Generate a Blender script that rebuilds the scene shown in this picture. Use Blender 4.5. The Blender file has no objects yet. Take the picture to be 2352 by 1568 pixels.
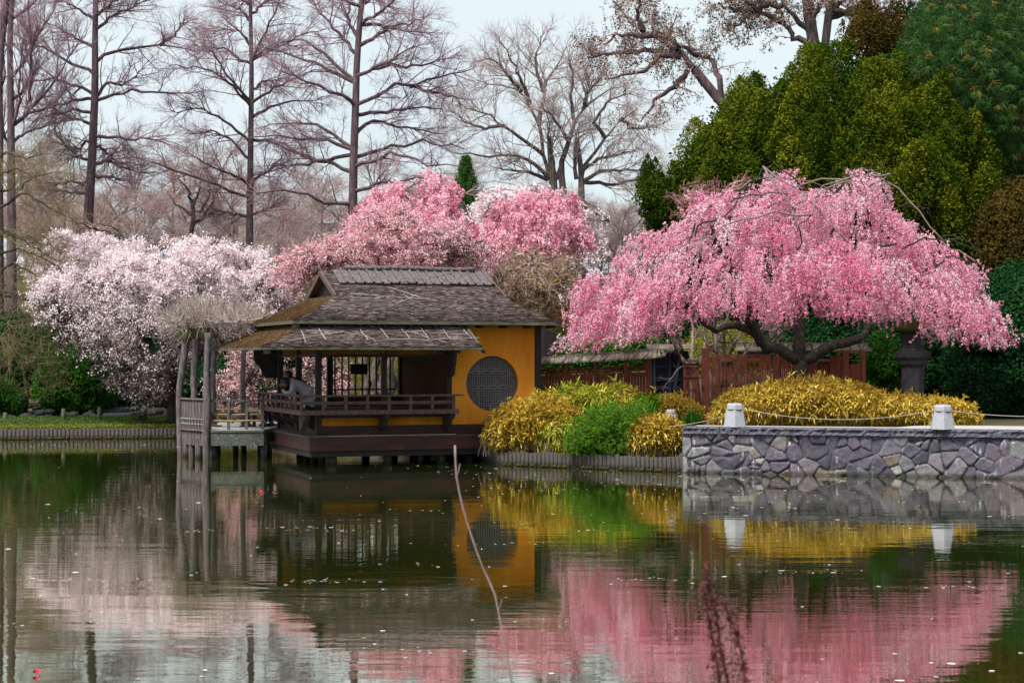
import bpy, bmesh, math, random
import numpy as np
PI = math.pi
EXPO = 0.8; DN = True
F, YH, H = 4000.0, 820.0, 2.6          # focal length in pixels of a 2352 px wide frame, horizon row, eye height
C = bpy.context.scene.collection
rs = random.Random(7)

def pt(px, py, Y):
    return np.array(((px-1176.0)/F*Y, Y, H+(YH-py)/F*Y))
def pts_px(L, Y, dY=None):
    out = []
    for i, p in enumerate(L):
        y = Y + (dY[i] if dY is not None else 0)
        out.append(pt(p[0], p[1], y))
    return np.array(out)

# ------------------------------------------------------------------ materials
def nt(name):
    m = bpy.data.materials.new(name); m.use_nodes = True
    n = m.node_tree; n.nodes.clear()
    o = n.nodes.new('ShaderNodeOutputMaterial')
    return m, n, o
def ramp(n, stops, fac):
    r = n.nodes.new('ShaderNodeValToRGB')
    e = r.color_ramp.elements
    while len(e) > 1: e.remove(e[0])
    e[0].position = stops[0][0]; e[0].color = (*stops[0][1], 1)
    for p, c in stops[1:]:
        k = e.new(p); k.color = (*c, 1)
    n.links.new(fac, r.inputs[0]); return r.outputs[0]
def noise(n, scale, detail=4, vec=None, rough=.6, dist=0):
    t = n.nodes.new('ShaderNodeTexNoise'); t.inputs['Scale'].default_value = scale
    t.inputs['Detail'].default_value = detail; t.inputs['Roughness'].default_value = rough
    t.inputs['Distortion'].default_value = dist
    if vec is not None: n.links.new(vec, t.inputs['Vector'])
    return t.outputs[0]
def coords(n, scale=(1,1,1), kind='Object', rot=(0,0,0)):
    c = n.nodes.new('ShaderNodeTexCoord'); m = n.nodes.new('ShaderNodeMapping')
    m.inputs['Scale'].default_value = scale; m.inputs['Rotation'].default_value = rot
    n.links.new(c.outputs[kind], m.inputs[0]); return m.outputs[0]
def mixc(n, a, b, f, mode='MIX'):
    m = n.nodes.new('ShaderNodeMix'); m.data_type = 'RGBA'; m.blend_type = mode
    for s, v in ((6, a), (7, b)):
        if isinstance(v, tuple): m.inputs[s].default_value = (*v, 1)
        else: n.links.new(v, m.inputs[s])
    if isinstance(f, float): m.inputs[0].default_value = f
    else: n.links.new(f, m.inputs[0])
    return m.outputs[2]
def attr(n, name='tint'):
    a = n.nodes.new('ShaderNodeAttribute'); a.attribute_name = name; return a.outputs['Fac']
def surf(name, stops, scale=(3,3,3), nscale=1.0, rough=.8, bump=.3, bscale=8, tint=None, detail=6, spec=.3, bdist=.02, wet=False):
    """noise-varied surface; stops = colour ramp over noise; tint = extra (colour, amount) ramp by the face attribute"""
    m, n, o = nt(name)
    p = n.nodes.new('ShaderNodeBsdfPrincipled')
    v = coords(n, scale)
    col = ramp(n, stops, noise(n, nscale, detail, v))
    if tint:
        t = ramp(n, tint, attr(n)); col = mixc(n, col, t, 1.0, 'MULTIPLY')
    if wet:
        tc_ = n.nodes.new('ShaderNodeTexCoord'); sp = n.nodes.new('ShaderNodeSeparateXYZ'); n.links.new(tc_.outputs['Object'], sp.inputs[0])
        col = mixc(n, col, ramp(n, [(.04,(.25,.24,.16)),(.15,(1,1,1))], sp.outputs[2]), 1.0, 'MULTIPLY')
    n.links.new(col, p.inputs['Base Color'])
    p.inputs['Roughness'].default_value = rough
    p.inputs['Specular IOR Level'].default_value = spec
    if bump:
        b = n.nodes.new('ShaderNodeBump'); b.inputs['Strength'].default_value = bump; b.inputs['Distance'].default_value = bdist
        n.links.new(noise(n, bscale, 6, v), b.inputs['Height']); n.links.new(b.outputs[0], p.inputs['Normal'])
    n.links.new(p.outputs[0], o.inputs[0]); return m
def leafm(name, stops, trans=.3, rough=.9):
    m, n, o = nt(name)
    col = ramp(n, stops, attr(n))
    d = n.nodes.new('ShaderNodeBsdfDiffuse'); t = n.nodes.new('ShaderNodeBsdfTranslucent')
    n.links.new(col, d.inputs[0]); n.links.new(col, t.inputs[0])
    x = n.nodes.new('ShaderNodeMixShader'); x.inputs[0].default_value = trans
    n.links.new(d.outputs[0], x.inputs[1]); n.links.new(t.outputs[0], x.inputs[2])
    n.links.new(x.outputs[0], o.inputs[0]); return m

M = {}
M['plaster'] = surf('ochre_plaster', [(.28,(.58,.19,.017)),(.42,(.75,.275,.028)),(.55,(.81,.32,.034)),(.72,(.88,.39,.055))], (1.6,1.6,.55), 1.1, .9, .3, 40, spec=.15, detail=10)
M['dark'] = surf('dark_stained_wood', [(.3,(.010,.009,.011)),(.7,(.026,.020,.021))], (2,2,14), 2, .7, .3, 10)
M['redwood'] = surf('weathered_red_brown_wood', [(.25,(.012,.010,.014)),(.5,(.035,.014,.012)),(.75,(.10,.030,.014))], (1,1,5), 1.3, .7, .3, 12)
M['rail'] = surf('worn_brown_rail_wood', [(.3,(.055,.033,.03)),(.7,(.14,.085,.072))], (6,6,6), 2, .75, .3, 12)
M['greywood'] = surf('silver_grey_wood', [(.25,(.036,.031,.031)),(.5,(.105,.088,.09)),(.75,(.23,.195,.205))], (5,5,1.2), 3, .85, .5, 8)
M['latticewood'] = surf('grey_lattice_wood', [(.3,(.10,.095,.11)),(.7,(.20,.185,.205))], (5,5,5), 3, .85, .2, 8)
M['fascia'] = surf('mossy_eave_board', [(.3,(.045,.045,.03)),(.7,(.13,.13,.09))], (2,2,8), 2, .9, .3, 8)
M['moss'] = surf('moss', [(.3,(.015,.016,.007)),(.7,(.06,.055,.012))], (4,4,4), 3, 1, .6, 10)
M['shingle'] = surf('weathered_cedar_shingle', [(.3,(.10,.075,.068)),(.7,(.19,.155,.148))], (1,1,1), 1.2, .9, .2, 30,
                    tint=[(0,(.45,.42,.42)),(.5,(.95,.92,.9)),(.85,(1.3,1.22,1.2)),(1,(2.0,1.95,2.0))])
M['shingle_sunlit'] = surf('sunlit_cedar_shingle', [(.3,(.15,.085,.04)),(.7,(.26,.165,.075))], (1,1,1), 1.2, .9, .2, 30,
                    tint=[(0,(.55,.52,.5)),(1,(1.2,1.15,1.1))])  # brighter, warmer shingle copy: sunlight put into the colour of the left hips
M['stick'] = surf('dry_bamboo_stick', [(.3,(.14,.11,.10)),(.7,(.36,.31,.31))], (3,3,3), 3, .7, .1, 8)
M['bamboo'] = surf('yellow_bamboo_pole', [(.3,(.18,.11,.05)),(.7,(.42,.30,.14))], (3,3,3), 3, .6, .1, 8)
M['fence'] = surf('red_brown_fence_wood', [(.25,(.07,.02,.013)),(.6,(.17,.048,.026)),(.85,(.26,.095,.06))], (8,8,1.2), 2, .8, .3, 10)
M['fenceroof'] = surf('mossy_roof_plank', [(.25,(.05,.04,.035)),(.5,(.15,.13,.10)),(.75,(.25,.23,.15))], (2,2,2), 2, .9, .3, 10,
                    tint=[(0,(.5,.5,.5)),(1,(1.2,1.2,1.2))])
M['navy'] = surf('blue_black_painted_board', [(.3,(.006,.009,.018)),(.7,(.02,.027,.05))], (2,2,6), 2, .6, .2, 8)
M['pile'] = surf('wet_grey_pile_wood', [(.25,(.028,.025,.023)),(.5,(.078,.07,.062)),(.8,(.16,.145,.135))], (6,6,1.5), 2.5, .8, .5, 8, wet=True)
M['concrete'] = surf('lichen_grey_deck_beam', [(.3,(.045,.05,.045)),(.55,(.10,.11,.095)),(.75,(.25,.30,.24))], (3,3,3), 5, .9, .3, 12)
M['decktop'] = surf('bleached_deck_board', [(.3,(.30,.31,.29)),(.7,(.5,.5,.48))], (3,3,3), 3, .8, .1, 8)
M['coping'] = surf('rough_grey_coping_stone', [(.3,(.055,.058,.075)),(.55,(.12,.115,.145)),(.8,(.22,.21,.25))], (4,4,4), 4, .85, .9, 6, bdist=.05)
M['bollard'] = surf('pale_granite', [(.3,(.27,.28,.32)),(.6,(.37,.38,.43)),(.75,(.30,.30,.30))], (6,6,4), 3, .85, .25, 30, detail=9)
M['lantern'] = surf('dark_weathered_stone', [(.3,(.028,.027,.032)),(.7,(.075,.07,.08))], (4,4,2), 3, .9, .6, 10)
M['rope'] = surf('pale_rope', [(.3,(.22,.19,.15)),(.7,(.42,.38,.33))], (30,30,30), 3, .9, 0)
M['boulder'] = surf('mossy_boulder', [(.3,(.02,.022,.022)),(.55,(.06,.06,.055)),(.75,(.06,.075,.03))], (2,2,2), 3, .9, .6, 6)
M['step'] = surf('grey_stone_step', [(.3,(.04,.05,.055)),(.7,(.15,.16,.17))], (2,2,2), 3, .9, .4, 8)
M['bark'] = surf('grey_brown_bark', [(.3,(.05,.038,.034)),(.55,(.115,.09,.082)),(.75,(.19,.17,.14))], (3,3,.8), 3, .95, .8, 6, bdist=.04)
M['bark_purple'] = surf('purple_grey_bark', [(.3,(.05,.028,.036)),(.55,(.11,.072,.085)),(.75,(.17,.15,.13))], (3,3,.8), 2.5, .95, .7, 6, bdist=.04)
M['twig_purple'] = surf('purple_brown_twig', [(.3,(.20,.105,.14)),(.7,(.32,.21,.24))], (1,1,1), 1, .95, 0)
M['twig'] = surf('grey_brown_twig', [(.3,(.27,.21,.205)),(.7,(.42,.34,.335))], (1,1,1), 1, .95, 0)
M['twig_red'] = surf('red_brown_twig', [(.3,(.28,.185,.17)),(.7,(.44,.31,.29))], (1,1,1), 1, .95, 0)
M['twig_dark'] = surf('dark_cherry_twig', [(.3,(.09,.06,.055)),(.7,(.18,.125,.115))], (1,1,1), 1, .95, 0)
M['twig_pale'] = surf('pale_bare_vine', [(.3,(.22,.17,.14)),(.7,(.46,.38,.35))], (1,1,1), 2, .95, 0)
M['twig_green'] = surf('yellow_green_twig', [(.3,(.13,.10,.05)),(.7,(.26,.21,.09))], (1,1,1), 1, .95, 0)
M['bark_dark'] = surf('dark_mossy_cherry_bark', [(.3,(.014,.011,.010)),(.55,(.04,.033,.026)),(.72,(.10,.11,.085))], (3,3,2), 4, .95, .8, 8, bdist=.03)
M['bark_pale'] = surf('smooth_pale_grey_bark', [(.3,(.11,.085,.075)),(.7,(.24,.19,.165))], (3,3,1), 3, .85, .2, 8)
M['pink'] = leafm('pink_blossom', [(0,(.62,.05,.18)),(.22,(.86,.19,.38)),(.6,(.94,.44,.61)),(1,(.97,.78,.86))], .4)
M['pink2'] = leafm('soft_pink_blossom', [(0,(.60,.16,.25)),(.4,(.86,.38,.50)),(1,(.95,.68,.75))], .35)
M['bud'] = leafm('coppery_pink_bud', [(0,(.46,.15,.16)),(.35,(.82,.42,.47)),(.75,(.94,.70,.73)),(1,(.96,.87,.89))], .35)
M['white'] = leafm('white_blossom', [(0,(.66,.44,.50)),(.35,(.88,.74,.78)),(1,(.95,.90,.91))], .3)
M['gold'] = leafm('golden_young_leaf', [(0,(.20,.10,.03)),(1,(.48,.28,.07))], .3)
M['ygreen'] = leafm('yellow_green_leaf', [(0,(.12,.14,.02)),(1,(.42,.42,.05))], .35)
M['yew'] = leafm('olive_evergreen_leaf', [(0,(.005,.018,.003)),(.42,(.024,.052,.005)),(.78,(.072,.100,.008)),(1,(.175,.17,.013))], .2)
M['brownleaf'] = leafm('bronze_evergreen_leaf', [(0,(.022,.024,.007)),(1,(.11,.070,.016))], .2)
M['darkgreen'] = leafm('dark_green_leaf', [(0,(.006,.024,.010)),(.6,(.018,.07,.022)),(1,(.06,.15,.035))], .2)
M['rhodo'] = leafm('rhododendron_leaf', [(0,(.014,.05,.010)),(.7,(.04,.14,.018)),(1,(.12,.28,.025))], .25)
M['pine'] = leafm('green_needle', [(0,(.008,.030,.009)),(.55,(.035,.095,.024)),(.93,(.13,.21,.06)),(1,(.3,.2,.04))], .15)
M['spruce'] = leafm('spruce_needle', [(0,(.012,.05,.014)),(1,(.08,.16,.025))], .15)
M['sasa'] = leafm('ochre_edged_bamboo_leaf', [(0,(.08,.055,.013)),(.22,(.30,.185,.02)),(.5,(.60,.41,.05)),(.78,(.88,.71,.19)),(.86,(.40,.42,.05)),(1,(.15,.27,.02))], .3)
M['bambooleaf'] = leafm('striped_bamboo_leaf', [(0,(.10,.17,.012)),(.35,(.30,.36,.03)),(.7,(.60,.50,.08)),(1,(.78,.66,.22))], .3)
M['lime'] = leafm('bright_green_leaf', [(0,(.025,.12,.010)),(.6,(.085,.27,.014)),(1,(.26,.46,.035))], .35)
M['grassm'] = leafm('grass_blade', [(0,(.04,.09,.03)),(.6,(.12,.20,.04)),(1,(.30,.26,.06))], .3)
M['skin'] = surf('skin', [(.3,(.26,.13,.085)),(.7,(.32,.16,.10))], (5,5,5), 2, .6, 0)
M['hair'] = surf('black_hair', [(.3,(.006,.006,.007)),(.7,(.014,.013,.014))], (30,30,30), 3, .5, .2, 8)
M['hoodie'] = surf('pale_grey_fleece', [(.3,(.38,.34,.38)),(.7,(.50,.46,.50))], (12,12,12), 4, .95, .3, 12)
M['black'] = surf('black_cloth', [(.3,(.006,.007,.010)),(.7,(.015,.016,.022))], (8,8,8), 3, .9, .2, 8)
M['jeans'] = surf('dark_blue_denim', [(.3,(.015,.02,.06)),(.7,(.03,.04,.11))], (8,8,8), 3, .9, .2, 8)
M['shoe'] = surf('dark_shoe', [(.3,(.02,.02,.03)),(.7,(.05,.045,.06))], (8,8,8), 3, .6, 0)
M['palewall'] = surf('pale_painted_wall', [(.3,(.42,.46,.50)),(.7,(.52,.56,.6))], (1,1,1), 1, .8, 0)
M['glass'] = surf('dark_window_glass', [(.3,(.05,.06,.08)),(.7,(.09,.10,.13))], (1,1,1), 1, .2, 0, spec=.6)
M['red'] = surf('red_paint', [(.3,(.6,.01,.02)),(.7,(.7,.02,.03))], (1,1,1), 1, .4, 0)
M['teal'] = surf('teal_paint', [(.4,(.02,.25,.45)),(.5,(.02,.33,.5)),(.62,(.4,.55,.7))], (1,1,1), 6, .5, 0)
M['carwhite'] = surf('white_car_paint', [(.3,(.6,.62,.65)),(.7,(.66,.68,.7))], (1,1,1), 1, .3, 0, spec=.6)
M['rubber'] = surf('black_rubber', [(.3,(.01,.01,.01)),(.7,(.02,.02,.02))], (1,1,1), 1, .8, 0)
M['drytwig'] = surf('dry_pinkish_stem', [(.3,(.20,.13,.12)),(.7,(.34,.25,.23))], (3,3,3), 3, .8, .1)
M['seedhead'] = surf('dark_red_seed_head', [(.3,(.05,.012,.014)),(.7,(.12,.035,.035))], (9,9,9), 3, .9, .1)
M['seedh'] = leafm('dark_red_bud', [(0,(.16,.03,.03)),(1,(.4,.14,.13))], .2)
M['shadedplaster'] = surf('shade_brown_plaster', [(.3,(.055,.028,.007)),(.7,(.08,.042,.010))], (1,1,1), 1.5, .9, .1, 20)  # room shade put into the plaster colour, for the back and inner walls
M['petal'] = leafm('fallen_petal', [(0,(.45,.38,.2)),(.3,(.75,.68,.7)),(1,(.9,.88,.9))], .1)
M['redleaf'] = leafm('red_fallen_petal', [(0,(.7,.02,.06)),(1,(.8,.05,.1))], .1)

# stone face of the wall: stone tint per face, pale lime streaks and dark joints
def wall_mat():
    m, n, o = nt('split_face_stone'); p = n.nodes.new('ShaderNodeBsdfPrincipled')
    base = ramp(n, [(0,(.03,.03,.036)),(.1,(.06,.058,.066)),(.14,(.045,.042,.060)),(.35,(.085,.082,.105)),(.5,(.105,.085,.115)),(.62,(.13,.13,.15)),(.72,(.12,.095,.12)),(.85,(.17,.165,.17)),(.93,(.27,.265,.26)),(1,(.16,.13,.10))], attr(n))
    v = coords(n, (1,1,1)); g = ramp(n, [(.3,(.6,.6,.62)),(.7,(1.35,1.33,1.35))], noise(n, 14, 8, v, .75))
    col = mixc(n, base, g, 1.0, 'MULTIPLY')
    vs = coords(n, (4.5,4.5,.55))
    st = ramp(n, [(.59,(0,0,0)),(.65,(1,1,1))], noise(n, 1.4, 5, vs, .65))
    fine = ramp(n, [(.42,(0,0,0)),(.6,(1,1,1))], noise(n, 9, 5, v, .7))
    mk = mixc(n, st, fine, 1.0, 'MULTIPLY')
    col = mixc(n, col, (.50,.49,.53), mk)
    tc_ = n.nodes.new('ShaderNodeTexCoord'); sp = n.nodes.new('ShaderNodeSeparateXYZ'); n.links.new(tc_.outputs['Object'], sp.inputs[0])
    wet = ramp(n, [(.03,(.30,.32,.26)),(.11,(1,1,1))], sp.outputs[2]); col = mixc(n, col, wet, 1.0, 'MULTIPLY')
    n.links.new(col, p.inputs['Base Color']); p.inputs['Roughness'].default_value = .85
    b = n.nodes.new('ShaderNodeBump'); b.inputs['Strength'].default_value = .8; b.inputs['Distance'].default_value = .03
    n.links.new(noise(n, 11, 8, v, .7), b.inputs['Height']); n.links.new(b.outputs[0], p.inputs['Normal'])
    n.links.new(p.outputs[0], o.inputs[0]); return m
M['stonewall'] = wall_mat()

def water_mat():
    m, n, o = nt('pond_water'); p = n.nodes.new('ShaderNodeBsdfPrincipled')
    def mth(op, a, b):
        x = n.nodes.new('ShaderNodeMath'); x.operation = op
        for i, s in enumerate((a, b)):
            if isinstance(s, (int, float)): x.inputs[i].default_value = s
            else: n.links.new(s, x.inputs[i])
        return x.outputs[0]
    big = noise(n, 1, 2, coords(n, (.5,1.6,1)), .5)
    mid = noise(n, 1, 3, coords(n, (2.2,6,1)), .55)
    fine = noise(n, 1, 2, coords(n, (7,18,1)), .5)
    zone = ramp(n, [(.40,(.22,.22,.22)),(.62,(1,1,1))], noise(n, 1, 2, coords(n, (.07,.16,1)), .5))
    h = mth('ADD', mth('MULTIPLY', big, .0036), mth('MULTIPLY', mth('MULTIPLY', mid, zone), .0019))
    h = mth('ADD', h, mth('MULTIPLY', fine, .00022))
    b = n.nodes.new('ShaderNodeBump'); b.inputs['Strength'].default_value = 1; b.inputs['Distance'].default_value = 1.0
    n.links.new(h, b.inputs['Height']); n.nodes.remove(p)
    d = n.nodes.new('ShaderNodeBsdfDiffuse'); d.inputs[0].default_value = (.019,.027,.004,1); g = n.nodes.new('ShaderNodeBsdfGlossy'); g.inputs[0].default_value = (.98,.96,.87,1); g.inputs['Roughness'].default_value = .015
    fr = n.nodes.new('ShaderNodeFresnel'); fr.inputs[0].default_value = 1.45; n.links.new(b.outputs[0], g.inputs['Normal'])
    x = n.nodes.new('ShaderNodeMixShader'); n.links.new(mth('POWER', fr.outputs[0], .38), x.inputs[0]); n.links.new(d.outputs[0], x.inputs[1]); n.links.new(g.outputs[0], x.inputs[2])
    n.links.new(x.outputs[0], o.inputs[0]); return m
M['water'] = water_mat()
M['soil'] = surf('leaf_littered_soil', [(.3,(.03,.022,.012)),(.5,(.07,.055,.028)),(.7,(.06,.075,.022))], (1,1,1), 1.2, 1, .6, 5)
M['pathm'] = surf('pale_grey_path', [(.3,(.32,.31,.33)),(.7,(.42,.40,.42))], (2,2,2), 2, .9, .1, 20)

# ------------------------------------------------------------------ object helpers
def tag(o, label=None, cat=None, group=None, kind=None):
    if label: o['label'] = label
    if cat: o['category'] = cat
    if group: o['group'] = group
    if kind: o['kind'] = kind
    return o
def empty(name, loc, rz=0, label=None, cat=None, group=None):
    o = bpy.data.objects.new(name, None); C.objects.link(o)
    o.location = loc; o.rotation_euler = (0, 0, rz); o.empty_display_size = .2
    return tag(o, label, cat, group)
def link(name, me, parent=None, world=False):
    o = bpy.data.objects.new(name, me); C.objects.link(o)
    if parent:
        o.parent = parent
        if world:       # mesh given in world coordinates: undo every ancestor's transform
            from mathutils import Matrix
            mw = Matrix.Identity(4); q = parent
            while q:
                mw = (Matrix.Translation(q.location) @ q.rotation_euler.to_matrix().to_4x4()) @ mw; q = q.parent
            me.transform(mw.inverted())
    return o
def mesh_np(name, V, Fq, mat, tint=None, smooth=False):
    V = np.asarray(V, dtype=np.float32).reshape(-1, 3); Fq = np.asarray(Fq, dtype=np.int32)
    k = Fq.shape[1]; n = len(Fq)
    me = bpy.data.meshes.new(name)
    me.vertices.add(len(V)); me.vertices.foreach_set('co', V.ravel())
    me.loops.add(n*k); me.loops.foreach_set('vertex_index', Fq.ravel())
    me.polygons.add(n); me.polygons.foreach_set('loop_start', np.arange(0, n*k, k, dtype=np.int32))
    me.polygons.foreach_set('loop_total', np.full(n, k, dtype=np.int32))
    if smooth: me.polygons.foreach_set('use_smooth', np.ones(n, dtype=bool))
    me.update(calc_edges=True)
    if tint is not None:
        a = me.attributes.new('tint', 'FLOAT', 'FACE'); a.data.foreach_set('value', np.asarray(tint, dtype=np.float32).ravel())
    me.materials.append(mat); return me
def norm(v): return v/np.maximum(np.linalg.norm(v, axis=-1, keepdims=True), 1e-9)

class MB:
    def __init__(s): s.v = []; s.f = []; s.t = []
    def add(s, vs, fs, t=.5):
        b = len(s.v); s.v += [tuple(float(c) for c in v) for v in vs]; s.f += [tuple(i+b for i in f) for f in fs]; s.t += [t]*len(fs); return s
    def box(s, x0, x1, y0, y1, z0, z1, t=.5):
        return s.add([(x0,y0,z0),(x1,y0,z0),(x1,y1,z0),(x0,y1,z0),(x0,y0,z1),(x1,y0,z1),(x1,y1,z1),(x0,y1,z1)],
                     [(0,3,2,1),(4,5,6,7),(0,1,5,4),(1,2,6,5),(2,3,7,6),(3,0,4,7)], t)
    def beam(s, a, b, w, h, t=.5, up=(0,0,1)):
        a = np.array(a, float); b = np.array(b, float); d = norm(b-a); sd = norm(np.cross(d, up)); u = np.cross(sd, d)
        q = [(-1,-1),(1,-1),(1,1),(-1,1)]
        vs = [a+sd*w/2*i+u*h/2*j for i, j in q]+[b+sd*w/2*i+u*h/2*j for i, j in q]
        return s.add(vs, [(0,1,2,3),(7,6,5,4),(0,4,5,1),(1,5,6,2),(2,6,7,3),(3,7,4,0)], t)
    def tube(s, P, R, n=8, t=.5, cap=True):
        P = np.array(P, float); k = len(P); R = np.broadcast_to(np.array(R, float), (k,))
        V, Q = tube_arrays(P[None], R[None], n)
        s.add(V, Q, t)
        if cap:
            b = len(s.v)-n*k; s.f.append(tuple(range(b+n-1, b-1, -1))); s.f.append(tuple(range(len(s.v)-n, len(s.v)))); s.t += [t, t]
        return s
    def lathe(s, prof, n, cx=0, cy=0, rot=0, t=.5):
        vs = [(cx+r*math.cos(rot+2*PI*i/n), cy+r*math.sin(rot+2*PI*i/n), z) for r, z in prof for i in range(n)]
        fs = [(j*n+i, j*n+(i+1)%n, (j+1)*n+(i+1)%n, (j+1)*n+i) for j in range(len(prof)-1) for i in range(n)]
        fs += [tuple(range(n-1, -1, -1)), tuple(range((len(prof)-1)*n, len(prof)*n))]
        return s.add(vs, fs, t)
    def prism(s, poly, fn, d0, d1, t=.5):
        """poly = 2D outline, fn(a, b, depth) -> 3D"""
        n = len(poly); vs = [fn(a, b, d0) for a, b in poly]+[fn(a, b, d1) for a, b in poly]
        return s.add(vs, [tuple(range(n-1, -1, -1)), tuple(range(n, 2*n))]+[(i, (i+1)%n, n+(i+1)%n, n+i) for i in range(n)], t)
    def mesh(s, name, mat, smooth=False):
        me = bpy.data.meshes.new(name); me.from_pydata(s.v, [], s.f); me.update()
        a = me.attributes.new('tint', 'FLOAT', 'FACE'); a.data.foreach_set('value', np.array(s.t, dtype=np.float32))
        if smooth: me.polygons.foreach_set('use_smooth', [True]*len(me.polygons))
        me.materials.append(M[mat] if isinstance(mat, str) else mat); return me
    def build(s, name, mat, parent=None, world=False, smooth=False, bevel=0):
        o = link(name, s.mesh(name, mat, smooth), parent, world)
        if bevel:
            b = o.modifiers.new('bevel', 'BEVEL'); b.width = bevel; b.segments = 2; b.limit_method = 'ANGLE'
        return o

def tube_arrays(P, R, n):
    """P (N,k,3), R (N,k) -> vertices and quads of N tubes"""
    N, k, _ = P.shape
    T = np.empty_like(P); T[:, 1:-1] = P[:, 2:]-P[:, :-2]; T[:, 0] = P[:, 1]-P[:, 0]; T[:, -1] = P[:, -1]-P[:, -2]
    T = norm(T)
    m = norm(P[:, -1]-P[:, 0]); ref = np.where(np.abs(m[:, 2:3]) > .8, np.array([[1., 0, 0]]), np.array([[0, 0, 1.]]))[:, None, :]
    A = norm(np.cross(T, np.broadcast_to(ref, T.shape))); Bv = np.cross(T, A)
    th = np.arange(n)*2*PI/n
    V = P[:, :, None, :]+R[:, :, None, None]*(A[:, :, None, :]*np.cos(th)[None, None, :, None]+Bv[:, :, None, :]*np.sin(th)[None, None, :, None])
    idx = np.arange(N*k*n).reshape(N, k, n)
    a = idx[:, :-1, :]; b = np.roll(idx, -1, 2)[:, :-1, :]; c = np.roll(idx, -1, 2)[:, 1:, :]; d = idx[:, 1:, :]
    return V.reshape(-1, 3), np.stack([a, b, c, d], -1).reshape(-1, 4)
def join_arrays(L):
    Vs = []; Fs = []; b = 0
    for V, Q in L:
        Vs.append(V); Fs.append(Q+b); b += len(V)
    return np.concatenate(Vs), np.concatenate(Fs)

def cards(P, size, rng, aspect=1.0, nrm=None, nmix=.0, axis=None, amix=0., diamond=True):
    """one small leaf-shaped face per point"""
    N = len(P); n = norm(rng.normal(size=(N, 3)))
    if nrm is not None: n = norm(n*(1-nmix)+nrm*nmix)
    a = norm(rng.normal(size=(N, 3)))
    if axis is not None: a = norm(a*(1-amix)+axis*amix)
    a = norm(a-n*np.sum(a*n, 1, keepdims=True)); b = np.cross(n, a)
    s = (np.broadcast_to(np.asarray(size, float), (N,))*rng.uniform(.7, 1.3, N))[:, None]
    if diamond: V = np.stack([P-a*s/2, P+b*s*aspect/2, P+a*s/2, P-b*s*aspect/2], 1)
    else: V = np.stack([P-a*s/2-b*s*aspect/2, P-a*s/2+b*s*aspect/2, P+a*s/2+b*s*aspect/2*.8, P+a*s/2-b*s*aspect/2*.8], 1)
    return V.reshape(-1, 3), np.arange(N*4).reshape(N, 4)
def blades(P, D, L, W, rng, droop=.4):
    """narrow leaves: base point P, direction D, bent down; two quads each, ends pointed"""
    N = len(P); D = norm(D); L = L[:, None]; W = W[:, None]
    side = norm(np.cross(D, np.array([0, 0, 1.])[None]+rng.normal(size=(N, 3))*.35))
    dn = np.array([0, 0, -1.])[None]
    m = P+D*L*.5+dn*L*droop*.12; e = P+D*L+dn*L*droop*.5
    q = P+D*L*.22+dn*L*droop*.02; 
    V = np.stack([P, q+side*W*.5, m+side*W*.45, e, m-side*W*.45, q-side*W*.5], 1)
    i = np.arange(N)[:, None]*6
    Q = np.concatenate([i+np.array([[0, 1, 2, 5]]), i+np.array([[5, 2, 3, 4]])], 1).reshape(-1, 4)
    return V.reshape(-1, 3), Q

def grow(rng, P, R, levels):
    out = []
    for lv in levels:
        N, k, _ = P.shape; c = lv['n']; M_ = N*c
        pi = np.repeat(np.arange(N), c); t = rng.uniform(lv.get('t0', .2), 1, M_)
        t = np.where(rng.uniform(size=M_) < 1.2/c, 1.0, t)
        f = t*(k-1); i0 = np.minimum(f.astype(int), k-2); fr = (f-i0)[:, None]
        pos = P[pi, i0]*(1-fr)+P[pi, i0+1]*fr; tan = norm(P[pi, i0+1]-P[pi, i0])
        pr = R[pi, i0]*(1-fr[:, 0])+R[pi, i0+1]*fr[:, 0]
        ang = rng.normal(lv.get('ang', 45), lv.get('asd', 12), M_)*PI/180
        perp = rng.normal(size=(M_, 3))*np.array(lv.get('flat', (1, 1, 1)))
        perp = norm(perp-tan*np.sum(perp*tan, 1, keepdims=True))
        d = norm(tan*np.cos(ang)[:, None]+perp*np.sin(ang)[:, None]+np.array([0, 0, lv.get('up', 0)]))
        L = lv['len']*rng.uniform(.5, 1.25, M_)*(1-.45*t)
        r0 = np.minimum(pr*.75, lv['r']*rng.uniform(.7, 1.2, M_))
        m = lv.get('m', 4); pts = [pos]; dd = d
        for s in range(m):
            dd = norm(dd+rng.normal(size=(M_, 3))*lv.get('wander', .2)+np.array([0, 0, lv.get('lift', 0)]))
            pts.append(pts[-1]+dd*(L/m)[:, None])
        PP = np.stack(pts, 1); RR = r0[:, None]*np.linspace(1, lv.get('tip', .35), m+1)[None]
        out.append((PP, RR)); P, R = PP, RR
    return out
def resample(L, k):
    L = np.asarray(L, float); d = np.r_[0, np.cumsum(np.linalg.norm(np.diff(L, axis=0), axis=1))]
    t = np.linspace(0, d[-1], k); return np.stack([np.interp(t, d, L[:, i]) for i in range(3)], 1)

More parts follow.
